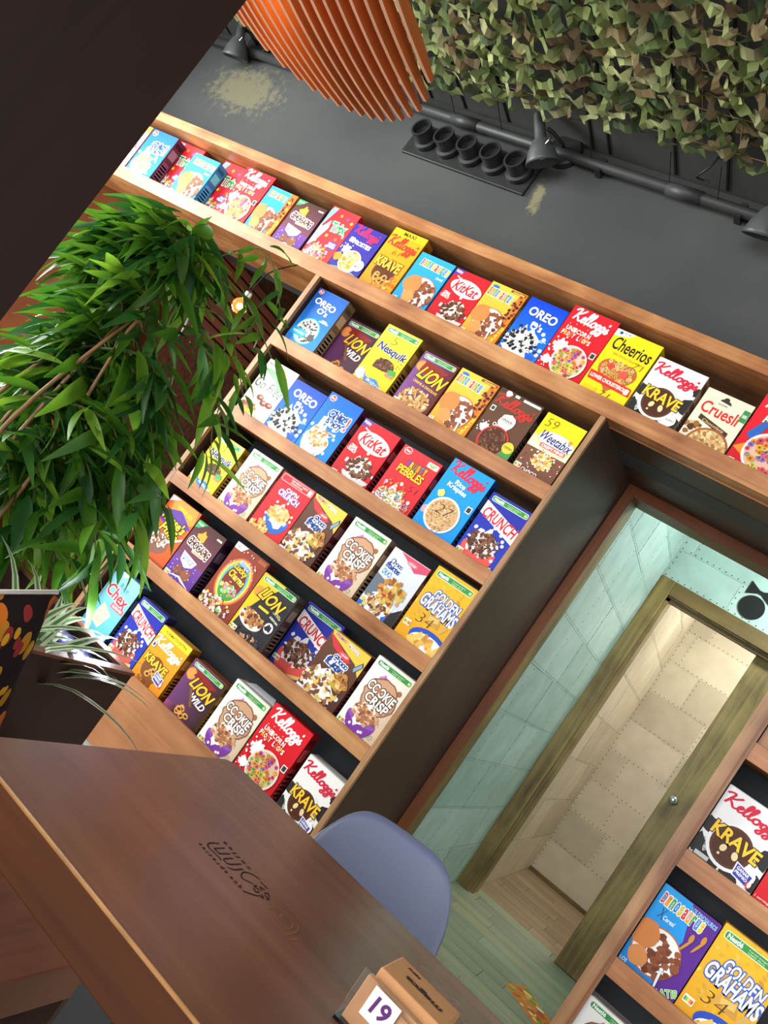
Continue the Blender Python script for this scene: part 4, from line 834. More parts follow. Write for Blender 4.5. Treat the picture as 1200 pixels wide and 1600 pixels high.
ZV = {1: 2.034, 2: 1.688, 3: 1.343, 4: 1.007, 5: .670, 6: .310}
G = {1: 'cereal boxes on the long top shelf', 2: 'cereal boxes on the first tier of the left unit', 3: 'cereal boxes on the second tier of the left unit', 4: 'cereal boxes on the third tier of the left unit', 5: 'cereal boxes on the fourth tier of the left unit', 6: 'cereal boxes on the bottom tier of the left unit', 7: 'cereal boxes on the right unit'}
BOXES = [
 (1, 'chips0', -3.81, -3.625, 2.29, .035, 'pink cereal box half hidden by the dark pillar, leftmost on long top shelf'),
 (1, 'chips', -3.614, -3.423, 2.29, .035, 'blue chip-cookie cereal box beside dark pillar, left end of long top shelf'),
 (1, 'trix', -3.489, -3.297, 2.316, .10, 'red cereal box with green lettering tucked behind small blue box, top shelf left end'),
 (1, 'dinoB', -3.262, -3.082, 2.262, .035, 'small light blue cookie cereal box between two red boxes near the pillar, top shelf'),
 (1, 'trix', -3.152, -2.962, 2.317, .105, 'red cereal box with green lettering partly behind red bowl-of-rings box, top shelf'),
 (1, 'unicorn', -2.922, -2.734, 2.30, .035, 'red box of coloured rings on the left half of the top shelf above the plant'),
 (1, 'dinoO', -2.726, -2.558, 2.263, .035, 'blue cereal box with orange right strip, above the plant on the top shelf'),
 (1, 'chocapic', -2.545, -2.378, 2.258, .035, 'brown and purple chocolate cereal box on the long top shelf'),
 (1, 'trix', -2.363, -2.208, 2.291, .035, 'red cereal box with green lettering next to dark blue flakes box, top shelf'),
 (1, 'frosties', -2.206, -2.038, 2.262, .035, 'dark blue and magenta frosted flakes box on the top shelf'),
 (1, 'kraveO', -2.028, -1.86, 2.312, .035, 'tall orange cereal box with yellow top band on the top shelf'),
 (1, 'dinoB', -1.85, -1.683, 2.26, .035, 'light blue cookie cereal box right of the tall orange box, top shelf'),
 (1, 'kitkat', -1.674, -1.512, 2.258, .035, 'red chocolate wafer cereal box with white oval on the top shelf'),
 (1, 'dinoY', -1.51, -1.352, 2.266, .035, 'yellow cookie cereal box with berry strip on the top shelf'),
 (1, 'oreo', -1.339, -1.178, 2.27, .035, 'blue cookie-ring cereal box between yellow and red boxes on the top shelf'),
 (1, 'unicorn', -1.176, -.997, 2.307, .035, 'red box of coloured rings left of plain yellow oat box, top shelf'),
 (1, 'cheerios', -.995, -.822, 2.289, .035, 'plain yellow oat-ring cereal box with red banner and heart bowl, top shelf'),
 (1, 'kraveW', -.815, -.641, 2.256, .035, 'white cow-spotted cereal box on the long top shelf above the doorway'),
 (1, 'cruesli', -.624, -.469, 2.228, .035, 'short cream crunchy muesli box on the top shelf above the doorway'),
 (1, 'froot', -.463, -.29, 2.29, .035, 'red fruit ring cereal box cut by the right edge, rightmost on the top shelf'),
 (2, 'oreoT', -2.161, -1.995, 1.945, .035, 'tall blue cookie-ring box at the left end of first tier under the top shelf'),
 (2, 'lionwild', -2.001, -1.823, 1.911, .105, 'maroon caramel cereal box pushed back behind yellow cocoa box, first tier'),
 (2, 'nesquik', -1.778, -1.608, 1.94, .035, 'yellow cocoa cereal box with number 5 written on it, first tier'),
 (2, 'lion', -1.572, -1.411, 1.911, .035, 'maroon caramel cereal box with bowl of flakes beside yellow cookie box, first tier'),
 (2, 'dinoY', -1.402, -1.235, 1.917, .035, 'yellow cookie cereal box with berry strip in middle of the first tier'),
 (2, 'choco', -1.226, -1.049, 1.92, .035, 'brown chocolate rice box with red script lettering, first tier'),
 (2, 'weetabix', -1.028, -.874, 1.915, .035, 'yellow and brown wheat biscuit box marked 59 at right end of first tier'),
 (3, 'gofree', -2.150, -1.983, 1.59, .035, 'white gluten-free flakes box behind plant leaves, left end of second tier'),
 (3, 'oreo', -1.981, -1.81, 1.572, .035, 'blue cookie-ring box between white and bright blue boxes, second tier'),
 (3, 'chips', -1.808, -1.642, 1.60, .035, 'bright blue chip-cookie box with bowl of milk and number 44, second tier'),
 (3, 'kitkat', -1.613, -1.44, 1.578, .035, 'red chocolate wafer cereal box with white oval, second tier'),
 (3, 'fruity', -1.411, -1.238, 1.569, .035, 'red fruity rice cereal box with colourful lettering marked 51, second tier'),
 (3, 'rice', -1.216, -1.043, 1.617, .035, 'light blue puffed rice box with bowl marked 27, second tier'),
 (3, 'crunch', -1.025, -.864, 1.582, .035, 'dark blue crunchy chocolate cereal box at right end of second tier'),
 (4, 'nesquik', -2.134, -1.982, 1.228, .035, 'yellow cocoa cereal box behind hanging leaves, left end of third tier'),
 (4, 'cookie', -1.949, -1.783, 1.251, .035, 'white and tan cookie cereal box left of red box on third tier'),
 (4, 'capn', -1.77, -1.60, 1.244, .035, 'red corn cereal box with white and blue lettering, third tier'),
 (4, 'flakes', -1.597, -1.437, 1.243, .035, 'brown choco flakes box with yellow corner next to red corn box, third tier'),
 (4, 'cookie', -1.403, -1.232, 1.253, .035, 'white and tan cookie cereal box beside pale lavender box, third tier'),
 (4, 'duo', -1.207, -1.048, 1.243, .035, 'pale lavender two-flavour choco flakes box on third tier'),
 (4, 'golden', -1.034, -.868, 1.273, .035, 'golden yellow honey square cereal box marked 34 at right end of third tier'),
 (5, 'reese', -2.139, -1.965, .924, .035, 'orange peanut puffs box with yellow lettering, left end of fourth tier'),
 (5, 'chocapic', -1.96, -1.80, .906, .035, 'brown and purple chocolate cereal box on the fourth tier'),
 (5, 'lucky', -1.753, -1.579, .931, .035, 'red-brown marshmallow cereal box with rainbow, fourth tier'),
 (5, 'lionB', -1.576, -1.397, .902, .035, 'black and yellow caramel cereal box with green band, fourth tier'),
 (5, 'crunch', -1.393, -1.215, .91, .10, 'dark blue crunchy chocolate box overlapped by brown flakes box, fourth tier'),
 (5, 'flakes', -1.217, -1.043, .892, .035, 'brown choco flakes box with yellow corner in front of blue box, fourth tier'),
 (5, 'cookie', -1.025, -.864, .916, .035, 'white and tan cookie cereal box at right end of fourth tier'),
 (6, 'chex', -2.145, -1.985, .566, .035, 'light blue rice squares box behind spider plant, left end of bottom tier'),
 (6, 'crunch', -1.96, -1.807, .544, .035, 'dark blue crunchy chocolate box next to orange box, bottom tier'),
 (6, 'kraveO2', -1.803, -1.636, .518, .035, 'orange cereal box with white script and yellow top, bottom tier'),
 (6, 'lionwild', -1.604, -1.432, .504, .035, 'maroon caramel cereal box between orange and white boxes, bottom tier'),
 (6, 'cookie', -1.413, -1.242, .549, .035, 'white and tan cookie cereal box with open top flap, bottom tier'),
 (6, 'unicorn', -1.236, -1.054, .575, .035, 'red box of coloured rings on the bottom tier behind the table'),
 (6, 'kraveWp', -1.024, -.864, .523, .035, 'white cow-spotted cereal box with purple patch, right end of bottom tier'),
]
for (r_, kd, xl, xr, zt, yf, lb) in BOXES:
    cereal_box(kd, xl, xr, zt, yf, ZV[r_], lb, G[r_], open_flap=(r_ == 6 and kd == 'cookie'))
for (zv, kd, xl, xr, zt, lb) in (
  (1.343, 'kraveD', .034, .21, 1.55, 'brown cereal box cut by the right edge, highest on right unit'),
  (1.010, 'kraveWp', .034, .21, 1.218, 'white cow-spotted cereal box with purple patch on the right unit'),
  (1.010, 'redk', .214, .40, 1.26, 'red cereal box cut by the right edge beside white spotted box, right unit'),
  (.648, 'dinoP', .034, .196, .900, 'blue and purple cookie cereal box with green lettering, right unit'),
  (.648, 'golden', .199, .367, .915, 'golden yellow honey square cereal box marked 34 on the right unit'),
  (.335, 'cookie', .030, .19, .545, 'tan cookie cereal box at the bottom edge, lowest on the right unit')):
    cereal_box(kd, xl, xr, zt, .035, zv, lb, G[7])

# ------------------------------------------------------------------ fittings on the dark wall
e = empty('conduit_pipe', (-2, .262, 3.0), 'dark painted pipe along the top of charcoal wall', 'pipe')
MB().tube([(-4.4, .262, 3.0), (1.8, .262, 3.0)], .022, 14).build('pipe', M['pipe'], e, smooth=True)
for x in (-3.2, -2.25, -1.18, -.1): MB().tube([(x-.07, .262, 3.0), (x+.07, .262, 3.0)], .027, 14).build('coupling', M['pipe'], e, smooth=True)
for x in (-2.9, -1.55, -.95): bx('clip', M['metal_black'], e, x-.012, .25, 2.97, x+.012, .30, 3.03)
# plate with five round outlets
e = empty('outlet_plate', (-2.13, .30, 2.86), 'black plate with five round nozzles in a row on charcoal wall', 'air outlet')
bx('plate', M['metal_black'], e, -2.475, .285, 2.78, -1.795, .30, 2.945, .004)
for k in range(5):
    x = -2.455+.075+k*.128; z = 2.868
    MB().lathe([(.060, 0), (.060, .018), (.046, .022), (.046, .070), (.049, .074), (.049, .082), (.040, .082), (.040, .012)], (x, .285, z), (-.12, -1, .05), 28, close=False).build('nozzle', M['metal_black'], e, smooth=False); nz_ = COL.objects[-1]
    MB().lathe([(.041, 0), (.0405, .03)], (x-.003, .262, z+.001), (-.12, -1, .05), 20).build('nozzle_core', M['matt_black'], nz_)
def wall_lamp(loc, head, label, grow=1.0, ax=(.05, .45, -.85)):
    e = empty('wall_spotlight', loc, label, 'wall lamp', 'grey cone lamps along the charcoal wall')
    x, y_, z = loc
    MB().lathe([(.075, 0), (.075, .03), (.068, .036)], loc, (0, -1, 0), 26).build('mount_disc', M['metal_black'], e)
    hx, hy, hz = head; ax = Vector(ax).normalized()
    MB().tube([(x, y_-.03, z), (x, y_-.07, z-.005), (hx+.02, hy+.02, hz+.055), (hx, hy, hz+.05)], .008, 8).build('arm', M['metal_black'], e, smooth=True)
    g = grow
    shd = MB().lathe([(.018*g, -.10*g), (.022*g, -.09*g), (.024*g, 0), (.036*g, .012*g), (.056*g, .05*g), (.066*g, .085*g), (.070*g, .10*g), (.067*g, .10*g), (.050*g, .05*g), (.02*g, .02*g)], head, ax, 28, close=False).build('shade', M['metal_grey'], e, smooth=True)
    MB().sphere(Vector(head)+ax*.06*g, .024*g).build('bulb', M['plastic_pale'], shd, smooth=True)
    c = Vector(head); MB().tube([c+Vector((.03, -.02, .02)), c+Vector((.06, -.03, .0)), c+Vector((.055, -.03, -.04))], .003, 6).build('clamp_wire', M['chrome'], e, smooth=True)
wall_lamp((-1.745, .30, 3.025), (-1.80, .16, 2.965), 'grey cone wall lamp right of the five-nozzle plate', 1.0, (.5, .45, -.75))
wall_lamp((-.80, .30, 3.03), (-.82, .16, 2.985), 'grey cone wall lamp cut by the right edge of the picture', 1.05)
wall_lamp((-3.70, .30, 3.06), (-3.73, .18, 3.005), 'grey cone wall lamp behind the wooden pendant')
# hook on the ceiling
e = MB().tube(spline([(-1.09, .12, 3.08), (-1.10, .13, 3.04), (-1.13, .16, 3.02), (-1.15, .2, 3.035), (-1.12, .22, 3.045), (-1.10, .2, 3.03)], 6), .004, 6).build('ceiling_hook', M['metal_black'], smooth=True)
tag(e, 'thin black wire hook hanging below the camouflage net', 'hook')

# ------------------------------------------------------------------ camouflage net
def camo_net():
    q = random.Random(11)
    e = empty('camouflage_net', (-1.6, -.9, 3.0), 'green and brown camouflage net hung under the ceiling', 'camouflage net')
    pal = ['#75804c', '#8c9662', '#57663a', '#9a9a72', '#7c6c4c', '#4a583a', '#a8ac78', '#63563e', '#7d8a58']
    flaps = []
    variants = []
    for k in range(27):
        c = lin(pal[k % 9]); c2 = tuple(x*.7 for x in c); mb = MB()
        a, b_ = q.uniform(.046, .062), q.uniform(.018, .027)
        n = 7; vs = []
        curl = q.uniform(.010, .026); tw = q.uniform(-.5, .5)
        for i in range(n):
            t = i/(n-1)*2-1; wv = b_*(1-.55*(1-abs(t))**1.5)*(1 if abs(t) < .98 else .12)
            zz = -curl*(1-t*t)+.010*math.sin(4*t+k); x = a*t; sk = .016*math.sin(3.1*t)
            for sgn in (-1, 1): vs.append((x, sk+sgn*wv, zz+sgn*tw*wv+(-.010 if sgn > 0 else 0)*(1-abs(t))))
        for i in range(n-1): mb.add([vs[2*i], vs[2*i+2], vs[2*i+3], vs[2*i+1]], [(0, 1, 2, 3)], c if (i+k) % 3 else c2)
        variants.append(mb.mesh('fabric_flap', M['camo'], smooth=True))
    def height(x, y_): return 3.005-.025*math.sin(x*2.3+.7)*math.cos(y_*3.1)-.02*max(0, y_+.1)*2
    row = 0; y_ = .035
    while y_ > -1.5:
        x = -4.0+(row % 2)*.031
        edge = .13+.03*math.sin(x)
        while x < .5:
            yy = y_+q.uniform(-.009, .009)+.035*math.sin(1.7*x+1)+.012*math.sin(9*x); xx = x+q.uniform(-.012, .012)
            rz = (.55 if (row+int(x*10)) % 2 else -.55)+q.uniform(-.35, .35)+(math.pi/2 if q.random() < .22 else 0)
            flaps.append((xx, yy, height(xx, yy)+q.uniform(-.015, .015), q.uniform(-.5, .5), q.uniform(-.35, .35), rz, q.randrange(27)))
            x += .072
        y_ -= .042; row += 1
    # the 300 that show largest are separate parts, the rest one piece of stuff
    cx = Vector((-1.5, -.15, 3.0))
    def score(f): return (f[0]-cx.x)**2*.55+(f[1]-cx.y)**2*2.2
    flaps.sort(key=score)
    for f in flaps[:300]:
        o = bpy.data.objects.new('fabric_flap', variants[f[6]]); COL.objects.link(o); o.parent = e
        o.location = Vector(f[:3])-ORG[e]; o.rotation_euler = f[3:6]
    from mathutils import Euler
    mb = MB()
    for f in flaps[300:]:
        me = variants[f[6]]; mm = Euler(f[3:6]).to_matrix(); cl = me.color_attributes['col'].data
        for p in me.polygons:
            mb.add([mm @ me.vertices[i].co+Vector(f[:3]) for i in p.vertices], [(0, 1, 2, 3)], tuple(cl[p.loop_start].color)[:3])
    o = mb.build('flap_mass', M['camo'], e, smooth=True); o['kind'] = 'stuff'
    # the cord mesh that carries the cloth
    mb = MB()
    for k in range(34): mb.tube([(-4.2+k*.14, .04+.035*math.sin(1.7*(-4.2+k*.14)+1), 3.02), (-4.2+k*.14, -1.5, 3.02)], .0015, 4)
    for k in range(10): mb.tube([(-4.2, .0-k*.16, 3.02), (.5, .0-k*.16, 3.02)], .0015, 4)
    o = mb.build('cord_grid', M['cane'], e); o['kind'] = 'stuff'
    for x in (-2.51, -2.31, -2.05, -1.6, -1.25, -1.05): MB().tube([(x, .10, 3.03), (x+.004, .262, 3.0)], .002, 5).build('tie_wire', M['matt_black'], e)
camo_net()

# ------------------------------------------------------------------ slatted pendant
def pendant():
    cx, cy, zb, RR = -1.565, -1.272, 2.10, .349
    e = empty('pendant_lamp', (cx, cy, zb), 'round orange wooden pendant lamp made of parallel curved slats', 'pendant lamp')
    n = 17; p = 2*RR*.97/n
    for k in range(n):
        x = cx-RR*.97+p*(k+.5); h = math.sqrt(max(.0004, RR*RR-(x-cx)**2)); th = .0052
        N_ = 14; vs = []
        for i in range(N_+1):
            t = i/N_*2-1; y_ = cy+h*t; z_ = zb-.30*(h*h-(h*t)**2)
            hh = .012+.016*(1-t*t)
            for (sx, zz) in ((-th, z_), (th, z_), (th, z_+hh), (-th, z_+hh)): vs.append((x+sx, y_, zz))
        fs = []
        for i in range(N_):
            for a in range(4): fs.append((4*i+a, 4*i+(a+1) % 4, 4*i+4+(a+1) % 4, 4*i+4+a))
        fs += [(3, 2, 1, 0), (4*N_, 4*N_+1, 4*N_+2, 4*N_+3)]
        sl = MB().add(vs, fs); sl.mi = [1 if (i_ % 4 == 0 or i_ >= 4*N_) else 0 for i_ in range(len(fs))]
        sl.build('slat', [M['lampwood'], M['lampedge_lit']], e)
    MB().tube([(cx-RR*.95, cy, zb+.10), (cx+RR*.95, cy, zb+.10)], .008, 8).build('cross_rod', M['lampwood'], e)
    MB().tube([(cx, cy-RR*.9, zb+.11), (cx, cy+RR*.9, zb+.11)], .006, 8).build('cross_rod', M['lampwood'], e)
    MB().lathe([(.02, 0), (.02, .07)], (cx, cy, zb+.20), n=14).build('lamp_holder', M['metal_black'], e)
    MB().sphere((cx, cy, zb+.155), .045).build('bulb', M['warm_bulb'], e, smooth=True)
    MB().tube([(cx, cy, zb+.27), (cx, cy, CZL)], .004, 6).build('cord', M['matt_black'], e)
    MB().lathe([(.045, 0), (.045, .02)], (cx, cy, CZL-.02), n=18).build('ceiling_rose', M['metal_black'], e)
    point('pendant_light', (cx, cy, zb+.155-.052), 2.6, (1, .62, .28), .03)
pendant()

# hanging bulb under the top shelf
e = empty('hanging_bulb', (-2.124, -.30, 1.636), 'small glowing warm globe bulb hanging behind the leafy plant', 'light bulb')
MB().sphere((-2.124, -.30, 1.636), .030).build('globe', M['bulbglass'], e, smooth=True)
MB().sphere((-2.124, -.30, 1.634), .011).build('filament', M['warm_bulb'], e, smooth=True)
MB().lathe([(.012, 0), (.013, .03), (.008, .036)], (-2.124, -.30, 1.664), n=14).build('socket', M['chrome'], e)
MB().tube(spline([(-2.124, -.30, 1.70), (-2.16, -.25, 1.80), (-2.26, -.10, 1.90), (-2.30, .0, 1.975)], 6), .003, 6).build('cord', M['matt_black'], e)
point('bulb_light', (-2.17, -.30, 1.60), 1.4, (1, .6, .28), .03)

# ------------------------------------------------------------------ pillar close to the camera
p_ = empty('pillar', (-1.19, -2.05, 0), 'dark brown timber pillar filling the upper left corner', 'pillar')
bx('post', M['pillar'], p_, -1.30, -2.38, .0, -1.0747, -1.72, CZL)

# ------------------------------------------------------------------ table, bench, planter, cushion, chairs
TZ = .75
t = empty('cafe_table', (-.05, -1.55, 0), 'dark brown wooden cafe table with engraved logo in the foreground', 'table')
def rounded_slab(x0, y0, x1, y1, z0, z1, r):
    pts = []
    for (cx, cy, a) in ((x1-r, y1-r, 0), (x0+r, y1-r, 90), (x0+r, y0+r, 180), (x1-r, y0+r, 270)):
        for k in range(7): q = math.radians(a+15*k); pts.append((cx+r*math.cos(q), cy+r*math.sin(q)))
    return pts
pts = rounded_slab(-.585, -1.812, .60, -1.285, .69, TZ, .025); n = len(pts)
mb = MB(); mb.add([(x, y_, TZ) for x, y_ in pts], [tuple(range(n))])
mb.cur = 1
mb.add([(x, y_, TZ) for x, y_ in pts]+[(x, y_, TZ-.055) for x, y_ in pts], [(i, n+i, n+(i+1) % n, (i+1) % n) for i in range(n)]+[tuple(range(2*n-1, n-1, -1))])
tt_ = mb.build('table_top', [M['table'], M['table_edge']], t, bevel=.002)
for x in (-.40, .42):
    bx('leg', M['metal_black'], t, x-.03, -1.58, .02, x+.03, -1.52, .695); bx('foot', M['metal_black'], t, x-.04, -1.76, 0, x+.04, -1.34, .02)
MB().tube([(-.56, -1.8115, TZ-.0006), (.58, -1.8115, TZ-.0006)], .0022, 8).build('worn_edge_highlight', plain('worn_edge_highlight_timber', '#a07040', .5, .4, 0, .2, 30), tt_, smooth=True)  # light-brown strip: bevel highlight painted in, together with edge wear
eng = MB(); eng2 = MB()
DARKS = [[(-.404,-1.543),(-.406,-1.562),(-.4,-1.572),(-.382,-1.570),(-.378,-1.572)],[(-.397,-1.563),(-.396,-1.541)],[(-.397,-1.563),(-.387,-1.563)],[(-.388,-1.563),(-.386,-1.541)],[(-.378,-1.544),(-.379,-1.562),(-.375,-1.566),(-.370,-1.562),(-.368,-1.538)],[(-.366,-1.572),(-.361,-1.564),(-.360,-1.544)],[(-.341,-1.529),(-.351,-1.536),(-.355,-1.548),(-.352,-1.558),(-.347,-1.563),(-.343,-1.560),(-.336,-1.552)],[(-.329,-1.585),(-.324,-1.577),(-.318,-1.565)],[(-.337,-1.533),(-.325,-1.532)]]
for k in range(6):
    a = k*math.pi/3; DARKS.append([(-.322+.004*math.cos(a), -1.551+.004*math.sin(a)), (-.322+.011*math.cos(a+.3), -1.551+.011*math.sin(a+.3)), (-.322+.011*math.cos(a-.3), -1.551+.011*math.sin(a-.3))])
PALES = [[(-.299,-1.571),(-.298,-1.555),(-.293,-1.547),(-.285,-1.541),(-.272,-1.539),(-.265,-1.546),(-.261,-1.558),(-.262,-1.582)],[(-.293,-1.564),(-.287,-1.571),(-.279,-1.574),(-.269,-1.568),(-.268,-1.557),(-.274,-1.548),(-.286,-1.549),(-.285,-1.560),(-.278,-1.565),(-.273,-1.559)],[(-.307,-1.545),(-.298,-1.555)],[(-.299,-1.523),(-.292,-1.526),(-.276,-1.527)],[(-.255,-1.584),(-.252,-1.565)]]
for lst, mb_, w_ in ((DARKS, eng, .0011), (PALES, eng2, .0008)):
    for ln in lst:
        vs, fs = ribbon(spline(ln), w_); mb_.add([(a, b_, TZ+.0003) for a, b_ in vs], fs)
def table_text(mb_, s_, x_start, x_end, yc, h):       # reads from the far side of the table
    vs, fs = glyphs(s_, .02, 0); xs = [p[0] for p in vs]; ys = [p[1] for p in vs]
    k = (x_start-x_end)/(max(xs)-min(xs)); q = h/(max(ys)-min(ys))
    mb_.add([(x_start-(a-min(xs))*k, yc-(b_-(min(ys)+max(ys))/2)*q, TZ+.0003) for a, b_ in vs], fs)
table_text(eng, 'c o f f e e', -.358, -.407, -1.5305, .0085); table_text(eng, 'q u e  a p r e c i e s', -.333, -.407, -1.583, .010)
eng.build('engraved_logo', M['engrave'], tt_); eng2.build('engraved_swirl', M['engrave_pale'], tt_)

h = empty('card_holder', (-.115, -1.583, TZ), 'small kraft card box in clear holder with number 19 label on table', 'card holder')
HX0, HX1, HY0, HY1 = -.155, -.076, -1.622, -1.546
bx('card_block', M['kraft'], h, HX0, HY0+.012, TZ+.003, HX1, HY1, TZ+.060, .002)
bx('card_block', M['kraft'], h, HX0-.004, HY0+.002, TZ+.003, HX1-.006, HY0+.0105, TZ+.050, .001)
bx('card', M['kraft'], h, HX0+.014, HY0-.004, TZ+.003, HX1-.002, HY0+.0005, TZ+.046)
mb = MB(); mb.box(HX0-.008, HY0-.008, TZ, HX1+.006, HY1+.006, TZ+.003); mb.box(HX0-.008, HY0-.008, TZ+.003, HX1+.006, HY0-.0065, TZ+.056)
mb.box(HX0+.02, HY1+.002, TZ+.003, HX1-.006, HY1+.004, TZ+.066)
mb.build('clear_tray', M['acrylic'], h)
nl_ = bx('number_label', M['paper'], h, HX0+.010, HY0-.0092, TZ+.022, HX0+.042, HY0-.0084, TZ+.052)
mb = MB(); vs, fs = glyphs('19', .03, .1); xs = [p[0] for p in vs]; ys = [p[1] for p in vs]
mb.add([(HX0+.016+(a-min(xs))/(max(xs)-min(xs))*.020, HY0-.0095, TZ+.029+(b_-min(ys))/(max(ys)-min(ys))*.018) for a, b_ in vs], fs)
mb.build('number', M['ink'], nl_)
mb = MB()
for s_, xa, xb, yc, hh in (('megca', HX1-.012, HX0+.020, -1.580, .011), ('MINI', HX0+.030, HX0+.014, -1.560, .006)):
    vs, fs = glyphs(s_, .04, .2); xs = [p[0] for p in vs]; ys = [p[1] for p in vs]
    mb.add([(xa-(a-min(xs))/(max(xs)-min(xs))*(xa-xb), yc-(b_-(min(ys)+max(ys))/2)/(max(ys)-min(ys))*hh, TZ+.0605) for a, b_ in vs], fs)
mb.build('card_logo', M['black_ink'], h)

def shell_chair(name, loc, rot, mat, label, sc=1.0):
    """moulded plastic shell on four wooden legs; local -y is the front of the seat"""
    e = bpy.data.objects.new(name, None); COL.objects.link(e); e.location = loc; e.rotation_euler = (0, 0, rot); ORG[e] = Vector((0, 0, 0))
    tag(e, label, 'chair')
    U, V = 36, 44; vs = []; fs = []
    for i in range(V+1):
        t = i/V
        for j in range(U+1):
            u = j/U*2-1; edge = abs(u)**2.2
            if t < .5:
                s = t/.5; f = 1-.30*abs(u)**4                      # seat, front corners rounded
                y_ = .15-.35*(1-s)*f; z_ = .44-.028*math.sin(s*math.pi)-.03*(1-s)**3; wd = .165
                vs.append((wd*u*(1-.06*(1-s)), y_, z_+.05*edge*(.5+.5*s)))
            else:
                s = (t-.5)/.5; f = 1-.28*abs(u)**4.5               # back, top corners rounded
                z_ = .44+.37*s*f; y_ = .15+.08*s**.8; wd = .165*(1-.10*s*s)
                vs.append((wd*u, y_-.05*edge*(1-.45*s), z_+.05*edge*(1-s)**3))
    for i in range(V):
        for j in range(U): a = i*(U+1)+j; fs.append((a, a+1, a+U+2, a+U+1))
    o = MB().add([tuple(c*sc for c in v) for v in vs], fs).build('shell', mat, e, smooth=True)
    sd = o.modifiers.new('thickness', 'SOLIDIFY'); sd.thickness = .008; sd.offset = -1
    for (x, y_) in ((-.12, -.14), (.12, -.14), (-.12, .12), (.12, .12)):
        MB().tube([(x*sc*.8, y_*sc*.8, .425*sc), (x*sc*1.35, y_*sc*1.3, 0)], .014*sc, 10, .010*sc).build('leg', M['cane'], e, smooth=True)
    MB().tube([(-.10*sc, -.12*sc, .30*sc), (.10*sc, .12*sc, .30*sc)], .005, 6).build('brace', M['metal_black'], e)
    MB().tube([(.10*sc, -.12*sc, .30*sc), (-.10*sc, .12*sc, .30*sc)], .005, 6).build('brace', M['metal_black'], e)
    return e
shell_chair('shell_chair', (-.262, -1.185, 0), .45, M['plastic'], 'blue-grey moulded plastic chair on far side of the table', .962)
st = empty('round_stool', (-.41, -1.50, 0), 'pale grey round stool half hidden under the table at lower left', 'stool')
MB().lathe([(.02, .30), (.075, .305), (.085, .315), (.085, .355), (.075, .365), (.0, .368)], (-.41, -1.52, 0), n=30, close=False).build('seat', M['plastic_pale'], st, smooth=True)
for a in (.4, 1.97, 3.54, 5.11): MB().tube([(-.41+.05*math.cos(a), -1.52+.05*math.sin(a), .31), (-.41+.085*math.cos(a), -1.52+.085*math.sin(a), 0)], .009, 8).build('leg', M['metal_black'], st)

b_ = empty('wooden_bench', (-.72, -1.75, 0), 'brown wooden bench seat below the table at lower left', 'bench')
bx('seat', M['bench'], b_, -.905, -2.30, .385, -.525, -1.20, .45, .003)
for y_ in (-2.2, -1.30): bx('support', M['dark_z'], b_, -.88, y_-.03, 0, -.56, y_+.03, .384)

pb = empty('planter_box', (-1.09, -1.75, 0), 'long dark wooden planter box behind the table end', 'planter')
for nm, a in (('front_board', (-.931, -1.70, 0, -.913, -1.18, .70)), ('back_board', (-1.62, -1.70, 0, -1.602, -1.18, .70)), ('end_board', (-1.602, -1.198, 0, -.931, -1.18, .70)), ('end_board', (-1.602, -1.70, 0, -.931, -1.682, .70)), ('soil', (-1.602, -1.682, .3, -.931, -1.198, .60))):
    bx(nm, plain('potting_soil', '#2a1c14', .9, .2, 0, .3, 30) if nm == 'soil' else M['planter'], pb, *a)
bx('rim', M['bench'], pb, -.933, -1.70, .70, -.911, -1.178, .706)
bx('rim', M['bench'], pb, -1.622, -1.20, .70, -.933, -1.178, .706)
ls = empty('led_strip', (-1.04, -1.205, .66), 'short strip of white LED lights on the inside of the planter end', 'light strip')
bx('tape', M['led_tape'], ls, -1.11, -1.203, .655, -.975, -1.198, .680)
for k in range(7): MB().sphere((-1.098+k*.0185, -1.205, .668), .0045, 10, 6).build('led', M['white_led'], ls, smooth=True)

point('led_light', (-1.04, -1.16, .74), 1.8, (.85, .88, 1.0), .04)
# tropical print cushion
cu = empty('cushion', (-.86, -1.60, .45), 'black cushion with orange and yellow tropical print on the bench', 'cushion')
def cushion_mat():
    mt, nt, bs = base_mat('tropical_print', .8, .2); N, L = nt.nodes, nt.links
    tc = N.new('ShaderNodeTexCoord'); prev = None
    base = N.new('ShaderNodeRGB'); base.outputs[0].default_value = lin('#1a1210')+(1,); prev = base.outputs[0]
    for (sc, thr, c) in ((24, .34, '#b07a1e'), (17, .30, '#b8561c'), (20, .24, '#8a2c28'), (28, .22, '#c8951e'), (13, .22, '#c86a1c')):
        v = N.new('ShaderNodeTexVoronoi'); v.inputs['Scale'].default_value = sc
        mp = N.new('ShaderNodeMapping'); mp.inputs['Location'].default_value = (sc*.31, sc*.17, sc*.7); mp.inputs['Scale'].default_value = (1, 1.6, .8)
        L.new(tc.outputs['Object'], mp.inputs['Vector']); L.new(mp.outputs['Vector'], v.inputs['Vector'])
        mr = N.new('ShaderNodeMath'); mr.operation = 'LESS_THAN'; mr.inputs[1].default_value = thr; L.new(v.outputs['Distance'], mr.inputs[0])
        mx = N.new('ShaderNodeMix'); mx.data_type = 'RGBA'; L.new(mr.outputs[0], mx.inputs[0]); L.new(prev, mx.inputs[6]); mx.inputs[7].default_value = lin(c)+(1,); prev = mx.outputs[2]
    L.new(prev, bs.inputs['Base Color']); return mt
